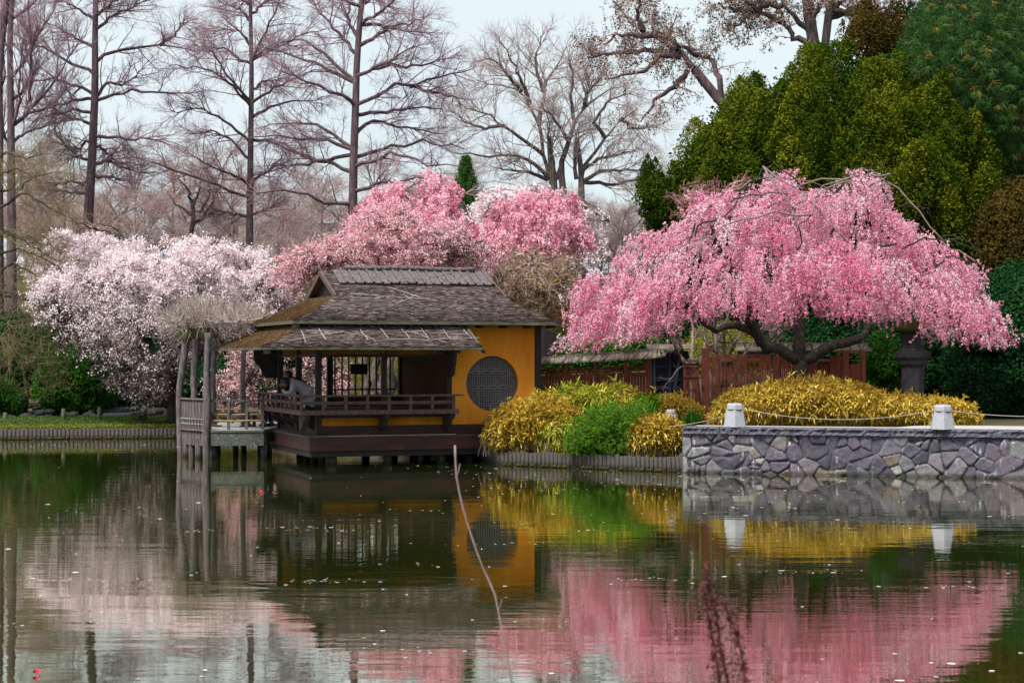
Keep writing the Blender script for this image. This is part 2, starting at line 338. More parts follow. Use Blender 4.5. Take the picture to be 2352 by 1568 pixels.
def traced_tree(name, label, cat, trunks, limbs, Y, seed, levels, mt, mw, wig=.12, spread=1.0, group=None, buds=None, sides=8):
    """trunks: [(px points, r0, r1)], limbs: [(px points, r0)] in frame pixels at depth Y; limbs swing off in depth too"""
    rng = np.random.default_rng(seed)
    base = pt(trunks[0][0][0][0], trunks[0][0][0][1], Y)
    root = empty(name, base, 0, label, cat, group)
    arr = []
    for L, r0, r1 in trunks:
        P = resample(pts_px(L, Y), 14); arr.append(tube_arrays(P[None], np.linspace(r0, r1, 14)[None], 10))
    V, Q = join_arrays(arr); link('trunk', mesh_np('trunk', V, Q, mt, smooth=True), root, True)
    PL = []; RL = []
    for j, (L, r0) in enumerate(limbs):
        sw = rng.uniform(-1, 1)*spread; n = len(L); tot = 0; dY = [0]
        for a, b in zip(L[:-1], L[1:]):
            tot += math.hypot(a[0]-b[0], a[1]-b[1])/F*Y; dY.append(sw*tot*.8)
        P = resample(pts_px(L, Y, dY), 12)
        P[1:] += rng.normal(size=(11, 3))*wig*.35
        PL.append(P); RL.append(np.linspace(r0, r0*.22, 12))
    PL = np.array(PL); RL = np.array(RL)
    link('limbs', mesh_np('limbs', *tube_arrays(PL, RL, sides), mt, smooth=True), root, True)
    G = grow(rng, PL, RL, levels)
    V, Q = join_arrays([tube_arrays(p, r, 4 if i == 0 else 3) for i, (p, r) in enumerate(G)])
    link('crown', mesh_np('crown', V, Q, mw), root, True)
    if buds:
        mat, size, per = buds; P = G[-1][0][:, 1:].reshape(-1, 3); P = P[rng.uniform(size=len(P)) < per]
        V, Q = cards(P+rng.normal(size=P.shape)*size*.4, size, rng, .8)
        link('buds', mesh_np('buds', V, Q, mat, rng.uniform(size=len(Q))), root, True)
    return root, G

def env(stops):
    a = np.array(stops, float); return lambda x: np.interp(x, a[:, 0], a[:, 1])
def vnoise(P, s, seed):
    """cheap smooth 3-D noise, about -1..1"""
    r = np.random.default_rng(seed); o = np.zeros(len(P))
    for _ in range(5):
        k = norm(r.normal(size=3))*s*r.uniform(.7, 1.4); o += np.sin(P@k+r.uniform(0, 6.28))
    return o/2.6

def sample_crown(rng, n, top, bot, Y, R, front=.72, fill=.25):
    """points in a rounded volume whose outline is top(x)..bot(x); mostly on its shell"""
    x0, x1 = top[0][0], top[-1][0]; ft, fb = env(top), env(bot)
    x = rng.uniform(x0, x1, n*3); y = rng.uniform(min(t[1] for t in top), max(t[1] for t in bot), n*3)
    ok = (y > ft(x)) & (y < fb(x)); x = x[ok][:n]; y = y[ok][:n]
    mid = (ft(x)+fb(x))/2; ry = np.abs(y-mid)/np.maximum((fb(x)-ft(x))/2, 1); rx = np.abs(x-(x0+x1)/2)/((x1-x0)/2)
    dep = R*np.sqrt(np.clip(1-ry**2.2, 0, 1))*np.sqrt(np.clip(1-rx**2.5, 0, 1))
    v = np.where(rng.uniform(size=len(x)) < front, -1, 1)*np.where(rng.uniform(size=len(x)) < fill, rng.uniform(0, 1, len(x)), rng.uniform(.8, 1.03, len(x)))
    Yd = Y+v*dep
    P = np.stack([(x-1176)/F*Yd, Yd, H+(YH-y)/F*Yd], 1)
    cen = np.stack([(x-1176)/F*Y, np.full(len(x), Y), H+(YH-mid)/F*Y], 1)
    return P, norm(P-cen+1e-6), x, y

def leafy(name, label, cat, top, bot, Y, R, seed, mat, clumps, per, size, crad, pointy=.0, aspect=.6, trunk=None, group=None, tmat='bark_dark', fill=.3, part='crown', cw=.5):
    rng = np.random.default_rng(seed)
    P, N, _, _ = sample_crown(rng, clumps, top, bot, Y, R, fill=fill)
    n = len(P); ct = rng.uniform(size=n)
    cr = crad*rng.uniform(.6, 1.3, n)
    i = np.repeat(np.arange(n), per); m = len(i)
    d = norm(rng.normal(size=(m, 3))); rad = rng.uniform(.35, 1, m)**.5
    q = d*rad[:, None]
    if pointy:      # upright flame-shaped sprays
        hgt = rng.uniform(0, 1, m)**.8; th = rng.uniform(0, 2*PI, m); r = (1-hgt)**.8*rng.uniform(.75, 1.05, m)*(.35+.65*np.minimum(1, hgt*5))
        q = np.stack([np.cos(th)*r, np.sin(th)*r, (hgt-.35)*pointy], 1)+N[i]*hgt[:, None]*.5
        nr = norm(np.stack([np.cos(th), np.sin(th), np.full(m, .5)], 1))
    else: nr = norm(d+np.array([0, 0, .6]))
    V, Q = cards(P[i]+q*cr[i][:, None], size, rng, aspect, nr, .55)
    t = np.clip(ct[i]*cw+rng.uniform(size=m)*(1-cw)+.08*vnoise(P[i], .9, seed), 0, 1)
    x0, x1 = top[0][0], top[-1][0]; bx = (x0+x1)/2; by = env(bot)(bx)
    bz = pt(bx, by, Y)
    root = empty(name, bz, 0, label, cat, group)
    link(part, mesh_np(part, V, Q, M[mat], t), root, True)
    if trunk is not None:
        r0, tz = trunk
        mb = MB(); g = bz.copy(); g[2] = tz; tp = pt(bx, env(top)(bx)*.6+by*.4, Y)
        mid = (g+tp)/2+np.array([.1, .1, 0]); mb.tube([g, mid, tp], [r0, r0*.7, r0*.2], 8)
        L = []
        for k in range(14):
            a = g+(tp-g)*rs.uniform(.25, .9); e = P[rs.randrange(n)]; L.append(resample([a, (a+e)/2+np.array([0, 0, .15]), e], 5))
        V, Q = tube_arrays(np.array(L), np.tile(np.linspace(r0*.4, .01, 5), (14, 1)), 5); mb.add(V.tolist(), Q.tolist())
        mb.build('trunk', tmat, root, True, True)
    return root

def lobed(name, label, top, bot, Y, R, seed, mat, lobes, per, size, lh, lr, trunk):
    """evergreen of upright feathery lobes, each a ragged flame of small sprays, over a dim inner mass"""
    rng = np.random.default_rng(seed); P, N, _, _ = sample_crown(rng, lobes, top, bot, Y, R, fill=.15, front=.8); n = len(P)
    h = lh*rng.uniform(.55, 1.5, n); r0 = lr*rng.uniform(.7, 1.25, n); i = np.repeat(np.arange(n), per); m = len(i)
    t = rng.uniform(0, 1, m)**1.15; th = rng.uniform(0, 2*PI, m)
    ph = rng.uniform(0, 6.28, (n, 3)); bump = 1+.28*np.sin(3*th+ph[i, 0]+5*t)*np.sin(9*t+ph[i, 1])+.16*np.sin(7*th+ph[i, 2]-11*t)
    rad = r0[i]*(1-t)**.57*(.45+.55*np.minimum(1, t*4))*bump*rng.uniform(.72, 1.05, m)
    lean = N*np.array([.35, .35, 0]); q = P[i]+np.stack([np.cos(th)*rad+.12*h[i]*t*np.sin(ph[i, 2]), np.sin(th)*rad, (t-.75)*h[i]], 1)+rng.normal(size=(m, 3))*.05+lean[i]*(t*h[i])[:, None]
    nr = norm(np.stack([np.cos(th), np.sin(th), np.full(m, .55)], 1))
    V1, Q1 = cards(q, size, rng, .5, nr, .5); cl = rng.uniform(size=n)
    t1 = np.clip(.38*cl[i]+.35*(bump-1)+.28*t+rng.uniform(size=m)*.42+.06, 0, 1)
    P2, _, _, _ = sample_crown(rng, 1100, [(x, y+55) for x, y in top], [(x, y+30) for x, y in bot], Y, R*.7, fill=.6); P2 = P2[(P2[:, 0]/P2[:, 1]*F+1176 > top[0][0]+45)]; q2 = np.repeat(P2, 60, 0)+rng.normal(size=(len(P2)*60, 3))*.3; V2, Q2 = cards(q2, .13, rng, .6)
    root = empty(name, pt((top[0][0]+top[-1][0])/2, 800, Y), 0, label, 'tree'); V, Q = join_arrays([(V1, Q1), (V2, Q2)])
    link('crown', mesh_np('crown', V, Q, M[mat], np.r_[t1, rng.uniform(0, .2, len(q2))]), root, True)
    mb = MB(); g = pt((top[0][0]+top[-1][0])/2, 800, Y); mb.tube([(g[0], Y, trunk-1), (g[0]+.2, Y, trunk+4), (g[0], Y, trunk+9)], [.45, .35, .1], 10); mb.build('trunk', 'bark_dark', root, True, True)
    return root

def weeping(name, label, top, bot, Y, R, seed, mat, n, trunk_px, r0, limbs_px, sp=.05, size=.045, per=3, group=None, lmin=.4, lmax=1.6, gap=.55, arcs=24, zmin=-1, cat='weeping cherry', tmat='bark_dark'):
    rng = np.random.default_rng(seed); ft, fb = env(top), env(bot); x0, x1 = top[0][0], top[-1][0]
    root = empty(name, pt(*trunk_px[0], Y), 0, label, cat, group)
    mb = MB(); P = resample(pts_px(trunk_px, Y), 8); mb.tube(P, np.linspace(r0, r0*.55, 8), 12)
    ends = []
    for L, r in limbs_px:
        dY = [q[2] if len(q) > 2 else 0 for q in L]
        P = resample(pts_px([q[:2] for q in L], Y, dY), 12); P[1:-1] += rng.normal(size=(10, 3))*.03
        mb.tube(P, np.linspace(r, r*.4, 12)*(1+rng.normal(size=12)*.06), 8); ends.append(P[-1])
    mb.build('trunk', tmat, root, True, True)
    # boughs arch under the umbrella outline, strands hang from their outer halves
    cen = pt(*trunk_px[0], Y)
    nb_ = n//14; m = nb_*5; x = rng.uniform(x0, x1, m); hgt = (fb(x)-ft(x)); keep = rng.uniform(size=m) < hgt/hgt.max(); x = x[keep][:nb_]; m = len(x)
    rx = np.abs(x-(x0+x1)/2)/((x1-x0)/2)
    v = np.clip(rng.normal(-.25, .6, m), -1, 1); Yd = Y+v*R*np.sqrt(1-np.clip(rx, 0, 1)**2.4*.9)
    tv = fb(x)+(ft(x)-fb(x))*np.sqrt(1-.75*v**2)
    s = rng.uniform(size=m)**1.35*.85
    edge_ = rng.uniform(size=m) < .22; s = np.where(edge_, rng.uniform(0, .05, m), s)
    E = np.stack([(x-1176)/F*Yd, Yd, H+(YH-(tv+(fb(x)-tv)*s))/F*Yd], 1)
    bo = E-cen; bo[:, 2] = 0; bo = norm(norm(bo)+rng.normal(size=bo.shape)*np.array([.5, .5, 0])); LB_ = rng.uniform(.6, 1.9, m)
    bi = np.repeat(np.arange(m), 14); tb = rng.uniform(0, 1, len(bi))**.8
    A = E[bi]-bo[bi]*(LB_[bi]*(1-tb))[:, None]; A[:, 2] += .22*LB_[bi]*(4*tb*(1-tb))**.8*.6-.12*tb-.05; A += rng.normal(size=A.shape)*np.array([.05, .07, .03])
    xs = A[:, 0]/A[:, 1]*F+1176; yt = YH-(A[:, 2]-H)/A[:, 1]*F
    ok = (xs > x0) & (xs < x1) & (yt > ft(xs)-3) & (yt < fb(xs)-6); A = A[ok]; bi = bi[ok]; xs = xs[ok]; m = len(A)
    zb = H+(YH-fb(xs))/F*A[:, 1]+np.abs(rng.normal(size=m))*.22+.12*vnoise(A, 2.5, seed+9)-np.where(rng.uniform(size=m) < .12, rng.uniform(.1, .4, m), 0)
    L = np.minimum(rng.uniform(lmin, lmax, m), np.maximum(A[:, 2]-zb, .12))
    out = norm(bo[bi]*1.0+rng.normal(size=A.shape)*np.array([.7, .7, 0]))
    k = 8; tt = np.linspace(0, 1, k)[None]
    arch = rng.uniform(.08, .35, m)[:, None]
    hx = arch*(1-(1-tt)**2.2); hz = np.where(tt < .18, .04*np.sin(tt/.18*PI), 0)-L[:, None]*np.clip(tt-.06, 0, 1)**1.25
    S = A[:, None, :]+out[:, None, :]*(hx-arch)[:, :, None]; S[:, :, 2] = A[:, 2:3]+hz
    S += np.cumsum(rng.normal(size=S.shape)*.022, 1)+np.cumsum(np.repeat(rng.normal(size=(m, 1, 3))*np.array([.02, .02, 0]), k, 1), 1)
    bd = rng.normal(size=len(E)); dens = vnoise(A, 1.6, seed+5)+bd[bi]*.45+rng.normal(size=m)*.2
    good = dens > -gap*2
    parts = [tube_arrays(S[good], np.tile(np.linspace(.006, .003, k), (good.sum(), 1)), 3)]
    # bare arching boughs that carry the strands
    if arcs:
        AL = []; fork = pts_px([trunk_px[-1]], Y)[0]
        for _ in range(arcs):
            j = rng.integers(m); e = A[j]+np.array([0, 0, .02]); a = fork if not ends else ends[rng.integers(len(ends))]
            mid = (a+e)/2+np.array([0, 0, .2+.05*abs(e[0]-a[0])]); q = e+(e-mid)*.10; q[2] = e[2]-.2
            p = resample([a, a*.5+mid*.5+np.array([0, 0, .15]), mid, e*.7+mid*.3+np.array([0, 0, .12]), e, q], 12); p[1:] += rng.normal(size=(11, 3))*.04; AL.append(p)
        parts.append(tube_arrays(np.array(AL), np.tile(np.linspace(min(r0*.14, .028), .007, 12), (arcs, 1)), 5))
    V, Q = join_arrays(parts); link('branches', mesh_np('branches', V, Q, M['bark_pale']), root, True)
    S = S[good]; L = L[good]; dg = bd[bi][good]; m = len(S)
    cnt = np.maximum((L/sp).astype(int), 2); i = np.repeat(np.arange(m), cnt)
    t = rng.uniform(0.03, 1, len(i))
    tipless = rng.uniform(size=len(i)) < np.where(t > .8, .75, 1); i = i[tipless]; t = t[tipless]
    f = t*(k-1); a = np.minimum(f.astype(int), k-2); fr = (f-a)[:, None]
    B = S[i, a]*(1-fr)+S[i, a+1]*fr
    B = np.repeat(B, per, 0)+rng.normal(size=(len(B)*per, 3))*.022*(size/.045)
    V, Q = cards(B, size, rng, .85)
    st = rng.uniform(size=m); tint = np.clip(np.repeat(st[i]*.22, per)+rng.uniform(size=len(B))*.5+.2+.15*np.repeat(dg[i], per)-.22*(np.repeat(t, per)-.5), 0, 1)
    link('blossoms', mesh_np('blossoms', V, Q, M[mat], tint), root, True)
    return root

def bough_tree(name, label, cat, top, bot, Y, R, seed, trunk_px, r0, mats, nb, ntw, nbl, size, per=3, gap=.2, tl=.7, group=None, limbs=(), dr=None, low=None, ball=.035):
    """spreading tree: boughs reach for points in the crown, twigs carry blossom balls; low(y) thins the lower crown"""
    rng = np.random.default_rng(seed); bark, twig, bl = mats
    T, N, xx, yy = sample_crown(rng, nb, top, bot, Y, R, fill=.6)
    root = empty(name, pt(*trunk_px[0], Y), 0, label, cat, group)
    mb = MB(); P = resample(pts_px(trunk_px, Y), 8); mb.tube(P, np.linspace(r0, r0*.6, 8), 10)
    tips = [P[-1], P[-2]]
    for L, r in limbs:
        q = resample(pts_px([z[:2] for z in L], Y, [z[2] if len(z) > 2 else 0 for z in L]), 10); q[1:-1] += rng.normal(size=(8, 3))*.03
        mb.tube(q, np.linspace(r, r*.4, 10), 8); tips += [q[-1], q[-3], q[6]]
    mb.build('trunk', bark, root, True, True)
    tips = np.array(tips); n = len(T)
    d = np.linalg.norm(T[:, None]-tips[None], axis=2); o = tips[np.argmin(d+rng.uniform(0, 1, d.shape), 1)]
    k = 9; tt = np.linspace(0, 1, k)[None, :, None]
    mid = (o+T)/2+np.array([0, 0, .3])+rng.normal(size=T.shape)*.25
    BP = (1-tt)**2*o[:, None]+2*tt*(1-tt)*mid[:, None]+tt**2*T[:, None]; BP[:, 1:] += rng.normal(size=(n, k-1, 3))*.04
    BR = np.tile(np.linspace(.05, .01, k), (n, 1))
    tw = grow(rng, BP, BR, [dict(n=ntw, ang=50, len=tl, r=.009, m=4, wander=.25, t0=.45, lift=.03)])
    V, Q = join_arrays([tube_arrays(BP, BR, 4), tube_arrays(tw[0][0], tw[0][1], 3)])
    link('branches', mesh_np('branches', V, Q, M[twig]), root, True)
    TP = tw[0][0]; m = len(TP)
    i = np.repeat(np.arange(m), nbl); t = rng.uniform(.1, 1, len(i)); f = t*4; a = np.minimum(f.astype(int), 3); fr = (f-a)[:, None]
    B = TP[i, a]*(1-fr)+TP[i, a+1]*fr
    if low is not None:
        py = YH-(B[:, 2]-H)/B[:, 1]*F; keep = rng.uniform(size=len(B)) < np.interp(py, [q[0] for q in low], [q[1] for q in low]); B = B[keep]
    B = B[vnoise(B, 2.2, seed+3)+rng.normal(size=len(B))*.3 > -1+gap]
    ct = rng.uniform(size=len(B)); B = np.repeat(B, per, 0)+rng.normal(size=(len(B)*per, 3))*ball
    V, Q = cards(B, size, rng, .85)
    link('blossoms', mesh_np('blossoms', V, Q, M[bl], np.clip(np.repeat(ct, per)*.5+rng.uniform(size=len(B))*.5, 0, 1)), root, True)
    return root

# ------------------------------------------------------------------ ground, water, sky
SH = np.array([(-120,44),(-40,50),(-24,53.6),(-16.5,54.9),(-10.7,56.2),(-7,55),(-4.5,51.5),(-2,47.6),(-.5,43.0),(0.0,42.35),(3.85,40.1),(4.0,39.75),(11,37.75),(30,32.2),(120,6)])
def shore(x): return np.interp(x, SH[:, 0], SH[:, 1])
def ground_z(x, y):
    x = np.asarray(x, float); y = np.asarray(y, float)
    d = y-shore(x)
    left = np.clip((-x-4)/4, 0, 1); right = np.clip((x-3.9)/.5, 0, 1)
    z0 = .30+.70*np.clip(right+np.clip((d-.6)/1.2, 0, 1)*(x > -1.5), 0, 1)
    z0 = z0*(1-left)+.33*left
    z0 = z0+left*np.clip(d/5, 0, 1)*.16
    hill = np.interp(y, [61.6, 66, 75, 100, 130, 400], [0, .8, 2.8, 7.2, 9.0, 9.0])
    hillr = np.interp(y, [52, 66, 100, 130, 400], [0, .8, 5.5, 8, 8])
    w = np.clip((x+2)/6, 0, 1)
    zl = z0+(hill*(1-w)+hillr*w)
    near = np.clip((9.5-y)/2, 0, 1)
    zn = -.8+near*1.75
    return np.where(d > 0, np.where(d < .01, z0, zl), zn)
def make_ground():
    xs = np.unique(np.concatenate([np.linspace(-260, -30, 24), np.linspace(-30, 16, 231), np.linspace(16, 260, 50)]))
    ts = np.concatenate([np.linspace(-1, -.6, 10), [-.05], [.02], np.linspace(.3, 12, 40), np.linspace(13, 60, 50), np.linspace(65, 420, 30)])
    X = np.repeat(xs[:, None], len(ts), 1); Sx = shore(xs)[:, None]
    T = np.repeat(ts[None], len(xs), 0); Y = np.where(T < -.06, Sx+(T+.06)/(.94)*(Sx+12), Sx+T)
    Z = ground_z(X, Y); b = vnoise(np.stack([X, Y, X*0], -1).reshape(-1, 3), .9, 3).reshape(X.shape)
    Z = Z+np.where(T > 3, b*.06*np.clip(T/20, 0, 2), 0)
    n, k = X.shape; idx = np.arange(n*k).reshape(n, k)
    Q = np.stack([idx[:-1, :-1], idx[1:, :-1], idx[1:, 1:], idx[:-1, 1:]], -1).reshape(-1, 4)
    tag(link('ground', mesh_np('ground', np.stack([X, Y, Z], -1), Q, M['soil'])), kind='structure')
make_ground()
def gz(x, y): return float(ground_z(x, y))
mb = MB(); mb.add([(-150,-12,0),(150,-12,0),(150,62,0),(-150,62,0)], [(0,1,2,3)]); tag(mb.build('water', 'water'), kind='structure')
# paved path behind the coping at the right
xs = np.linspace(4.3, 30, 30)
a = [(x, shore(x)+.62, 1.01) for x in xs]; b = [(x, shore(x)+(1.1 if x < 9.6 else 2.6), 1.012) for x in xs]
mb = MB(); mb.add(a+b, [(i, i+1, 31+i, 30+i) for i in range(29)]); tag(mb.build('path', 'pathm'), kind='structure')

w = bpy.data.worlds.new('World'); bpy.context.scene.world = w; w.use_nodes = True
n = w.node_tree; bg = n.nodes['Background']
sky = n.nodes.new('ShaderNodeTexSky'); sky.sky_type = 'NISHITA'; sky.sun_disc = False
SUN_EL, SUN_AZ = 57, -38          # degrees; azimuth from behind the camera towards its left
sky.sun_elevation = math.radians(SUN_EL); sky.sun_rotation = math.radians(180+SUN_AZ*-1)
sky.air_density = 1.0; sky.dust_density = 2.0; sky.ozone_density = 1.0
tc = n.nodes.new('ShaderNodeTexCoord'); mp = n.nodes.new('ShaderNodeMapping'); mp.inputs['Scale'].default_value = (1, 1, 2.2)
n.links.new(tc.outputs['Generated'], mp.inputs[0])
cl = ramp(n, [(.30,(.5,.5,.5)),(.70,(.95,.95,.95))], noise(n, 1.3, 5, mp.outputs[0], .5))
mx = mixc(n, sky.outputs[0], (7.3, 8.2, 8.5), cl)     # thin bright overcast over the blue
n.links.new(mx, bg.inputs['Color']); bg.inputs['Strength'].default_value = .070
sl = bpy.data.lights.new('sun', 'SUN'); sl.energy = 3.7; sl.angle = math.radians(22); sl.color = (1, .95, .88)
so = bpy.data.objects.new('sun', sl); C.objects.link(so)
from mathutils import Vector
az = math.radians(SUN_AZ); dirv = Vector((-math.sin(-az)*math.cos(math.radians(SUN_EL)), -math.cos(az)*math.cos(math.radians(SUN_EL)), math.sin(math.radians(SUN_EL))))
so.rotation_euler = dirv.to_track_quat('Z', 'Y').to_euler()

# ------------------------------------------------------------------ viewing pavilion (own axes: u along the front, w to the back)
TH = math.radians(20); C2, S2 = math.cos(TH), math.sin(TH); OX, OY = -.455, 43.3
def bu(px, w_):
    k = (px-1176)/F; return (k*(OY+C2*w_)-OX+S2*w_)/(C2-k*S2)
def by_(u, w_): return OY+S2*u+C2*w_
def bz(py, u, w_): return H+(YH-py)/F*by_(u, w_)
def bloc(px, py, w_): u = bu(px, w_); return (u, w_, bz(py, u, w_))
pav = empty('pavilion', (OX, OY, 0), TH, 'ochre and dark timber viewing pavilion with two shingled roofs standing over the pond', 'pavilion')
UL, UR, UM = -4.46, 1.09, -1.12     # left corner, right corner, where the ochre wall starts
DEP = 4.38; ZF = 1.30               # depth, floor height
# front plaster wall with the round opening
cu, cz, cr = -.035, 1.945, .685
zb0, zt0 = bz(974, 0, 0), 3.6
N_ = 64; mb = MB()
for y0, y1, sgn in ((0, .14, 1),):
    ring = [(cu+cr*math.cos(2*PI*i/N_), cz+cr*math.sin(2*PI*i/N_)) for i in range(N_)]
    def sq(a):
        c, s = math.cos(a), math.sin(a); hx0, hx1, hz0, hz1 = UM-cu, UR-cu, zb0-cz, zt0-cz
        t = min([q for q in ((hx1/c if c > 1e-9 else (hx0/c if c < -1e-9 else 1e9)), (hz1/s if s > 1e-9 else (hz0/s if s < -1e-9 else 1e9)))])
        return (cu+c*t, cz+s*t)
    out = [sq(2*PI*i/N_) for i in range(N_)]
    corners = [(UR, zt0), (UM, zt0), (UM, zb0), (UR, zb0)]
    for cx_, cz_ in corners:      # snap the nearest rim vertex onto each corner
        j = min(range(N_), key=lambda i: (out[i][0]-cx_)**2+(out[i][1]-cz_)**2); out[j] = (cx_, cz_)
    vs = [(a, y0, z) for a, z in ring]+[(a, y0, z) for a, z in out]+[(a, y1, z) for a, z in ring]+[(a, y1, z) for a, z in out]
    fs = []
    for i in range(N_):
        j = (i+1) % N_
        fs += [(i, j, N_+j, N_+i), (2*N_+j, 2*N_+i, 3*N_+i, 3*N_+j), (j, i, 2*N_+i, 2*N_+j), (N_+i, N_+j, 3*N_+j, 3*N_+i)]
    mb.add(vs, fs)
wall = mb.build('plaster_wall', 'plaster', pav)
mb = MB()                          # square wooden lattice behind the round opening
for i in range(-12, 13):
    a = i*.0615
    if abs(a) < cr+.02:
        h = math.sqrt(max((cr+.05)**2-a*a, .0025))
        mb.box(cu+a-.014, cu+a+.014, .10, .118, cz-h, cz+h)
        mb.box(cu-h, cu+h, .119, .135, cz+a-.014, cz+a+.014)
mb.build('round_window_lattice', 'latticewood', wall)
mb = MB()
for k in range(4):                 # a few dry vine tendrils caught in the lattice
    z = cz+[-.05, .36, -.12, .3][k]; u = cu-.6; P = []
    for j in range(16): P.append((u, .092, z+.02*math.sin(j*1.7+k))); u += .075
    mb.tube(P, .005, 4)
mb.tube([(cu-.33+.02*math.sin(j), .09, cz-.6+j*.09) for j in range(13)], .006, 4)
mb.build('tendrils', 'twig_pale', wall)
mb = MB()                          # dim timber room divider behind most of the lattice
mb.box(cu-.8, cu+.48, .55, .60, ZF, 3.3); mb.build('inner_screen', 'dark', pav)
# left side wall / back wall / other plaster pieces
mb = MB(); zp1 = bz(813.5, -3, 0)
for a, b_ in ((731, 882), (882, 1028)): mb.box(bu(a, 0)+.05, bu(b_, 0)-.05, .03, .09, zp1, 3.45)
mb.build('transom_panel', 'plaster', pav)
mb = MB(); mb.box(UL+.03, UL+.09, .1, 2.2, zp1, 3.45); mb.box(UL+.03, UL+.09, 2.35, DEP-.1, zp1, 3.45); mb.build('transom_panel', 'plaster', pav)
zlow0, zlow1 = bz(976.5, -3, 0), ZF-.05
for a, b_ in ((731, 884), (884, 1028)):
    mb = MB(); mb.box(bu(a, 0)+.06, bu(b_, 0)-.04, .04, .1, zlow0, zlow1); mb.build('base_panel', 'plaster', pav)
ub = [bu(p, DEP) for p in (764, 920, 1040)]
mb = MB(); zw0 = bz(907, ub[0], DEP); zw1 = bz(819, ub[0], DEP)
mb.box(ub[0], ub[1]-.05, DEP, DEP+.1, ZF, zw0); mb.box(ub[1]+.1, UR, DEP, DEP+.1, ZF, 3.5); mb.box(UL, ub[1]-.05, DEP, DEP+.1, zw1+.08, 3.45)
mb.build('back_wall', 'shadedplaster', pav)
mb = MB(); mb.box(UM, UM+.08, .15, DEP-.02, ZF, 3.5); mb.build('inner_wall', 'shadedplaster', pav)
mb = MB(); mb.box(UR-.04, UR+.02, .16, DEP-.02, 1.0, 3.5); mb.build('right_wall', 'plaster', pav)
bw = MB()                          # barred window in the back wall
for p in (770, 786.5, 802, 817.5, 833.5, 849.5, 865, 881, 897): u = bu(p, DEP); bw.box(u-.018, u+.018, DEP+.02, DEP+.06, zw0, zw1)
z = bz(894.5, -3, DEP); bw.box(ub[0], ub[1]-.1, DEP+.065, DEP+.1, z-.02, z+.02); bw.box(ub[0], ub[1], DEP-.02, DEP+.015, zw0-.06, zw0); bw.box(UL, ub[1], DEP-.02, DEP+.11, zw1, zw1+.075)
bwo = bw.build('barred_window', 'dark', pav)
mb = MB(); u, _, z = bloc(824.5, 847.5, DEP-.1); mb.box(u-.23, u+.23, DEP-.12, DEP-.05, z-.14, z+.14); mb.build('hanging_sign_board', 'dark', pav)
# posts
def post(u, w_, z0, z1, t=.13): m_ = MB(); m_.box(u-t/2, u+t/2, w_-t/2, w_+t/2, z0, z1); m_.build('post', 'dark', pav, bevel=.008)
post(UL, 0, .75, 3.6, .14); post(bu(882, 0), 0, .75, 3.5, .12); post(bu(1030.5, 0), 0, .75, 3.6, .13); post(UR+.085, .03, .6, 3.6, .15)
for p in (686, 643.5):
    L = [w_ for w_ in np.linspace(.1, 5, 200)]; w_ = min(L, key=lambda q: abs(bu(p, q)-UL)); post(UL, w_, .75, 3.5, .14)
post(ub[0]-.08, DEP, ZF, 3.4, .15); post(ub[1]+.02, DEP, ZF, 3.4, .16); post(UR, DEP, .6, 3.5, .15)
mb = MB(); zb1 = zp1-.07
mb.box(UL+.07, UM, -.05, .05, zb1, zp1); mb.box(UL-.05, UL+.05, .07, DEP, zb1, zp1); mb.box(UL-.06, UR+.02, -.06, .02, 3.38, 3.5); mb.build('tie_beam', 'dark', pav)
mb = MB(); mb.box(UL+.06, UM-.04, -.02, DEP-.01, 3.3, 3.33); mb.build('ceiling', 'dark', pav)
mb = MB(); mb.box(UL+.06, UR-.05, .16, DEP-.01, ZF-.05, ZF); mb.build('floor', 'rail', pav)
mb = MB(); mb.box(UL-.05, UM+.1, -.05, .05, ZF-.16, ZF-.051); mb.box(bu(879, 0), bu(885, 0), .02, .1, zlow0, ZF)
mb.build('floor_beam', 'dark', pav)
# curved wing board at the back left corner, and the bracket board under the lower roof at the right
wb = [(582,800),(583,824),(586,833.5),(595.6,841),(599.5,851),(602.4,861),(611,867.7),(640,868.7),(640,800)]
wp = [(bu(a, DEP), bz(b_, bu(a, DEP), DEP)) for a, b_ in wb]
mb = MB(); mb.prism(wp, lambda a, b_, d: (a, d, b_), DEP-.04, DEP+.03); mb.build('wing_board', 'dark', pav, bevel=.006)
mb = MB()
br = [(0, 2.98),(-.52,2.98),(-.5,2.7),(-.44,2.45),(-.36,2.35),(-.34,2.2),(-.16,2.12),(0,2.1)]
ur_ = bu(1030.5, 0)
mb.prism([(a-.07, b_) for a, b_ in br], lambda a, b_, d: (d, a, b_), ur_-.035, ur_+.035); mb.build('bracket_board', 'dark', pav, bevel=.006)
# base: red-brown boards, ledge and projecting skirt
z1, z2, z3, z4 = bz(976.5, -3, 0), bz(1000, -3, -.3), bz(1034, -3, -.3), bz(1040, -3, -.3)
mb = MB(); mb.box(UL, UR+.1, -.02, .12, z2, z1); mb.box(UL-.02, UL+.1, .12, DEP, z2, ZF-.06); mb.build('base_boards', 'redwood', pav)
SB = .28
mb = MB(); mb.box(UL-SB, UR+.35, -SB, -SB+.09, z3, z2-.03); mb.box(UL-SB, UL-SB+.09, -SB+.09, DEP+.2, z3, z2-.03); mb.build('skirt_board', 'redwood', pav, bevel=.01)
mb = MB(); mb.box(UL-SB-.02, UR+.36, -SB-.02, -.02, z2-.03, z2-.012); mb.box(UL-SB-.02, UL-.02, -.02, DEP+.2, z2-.03, z2-.012); mb.build('skirt_ledge', 'greywood', pav)
mb = MB(); mb.box(UL-SB+.05, UR+.3, -SB+.12, DEP, z4-.08, z3+.01); mb.build('sill_beam', 'dark', pav)
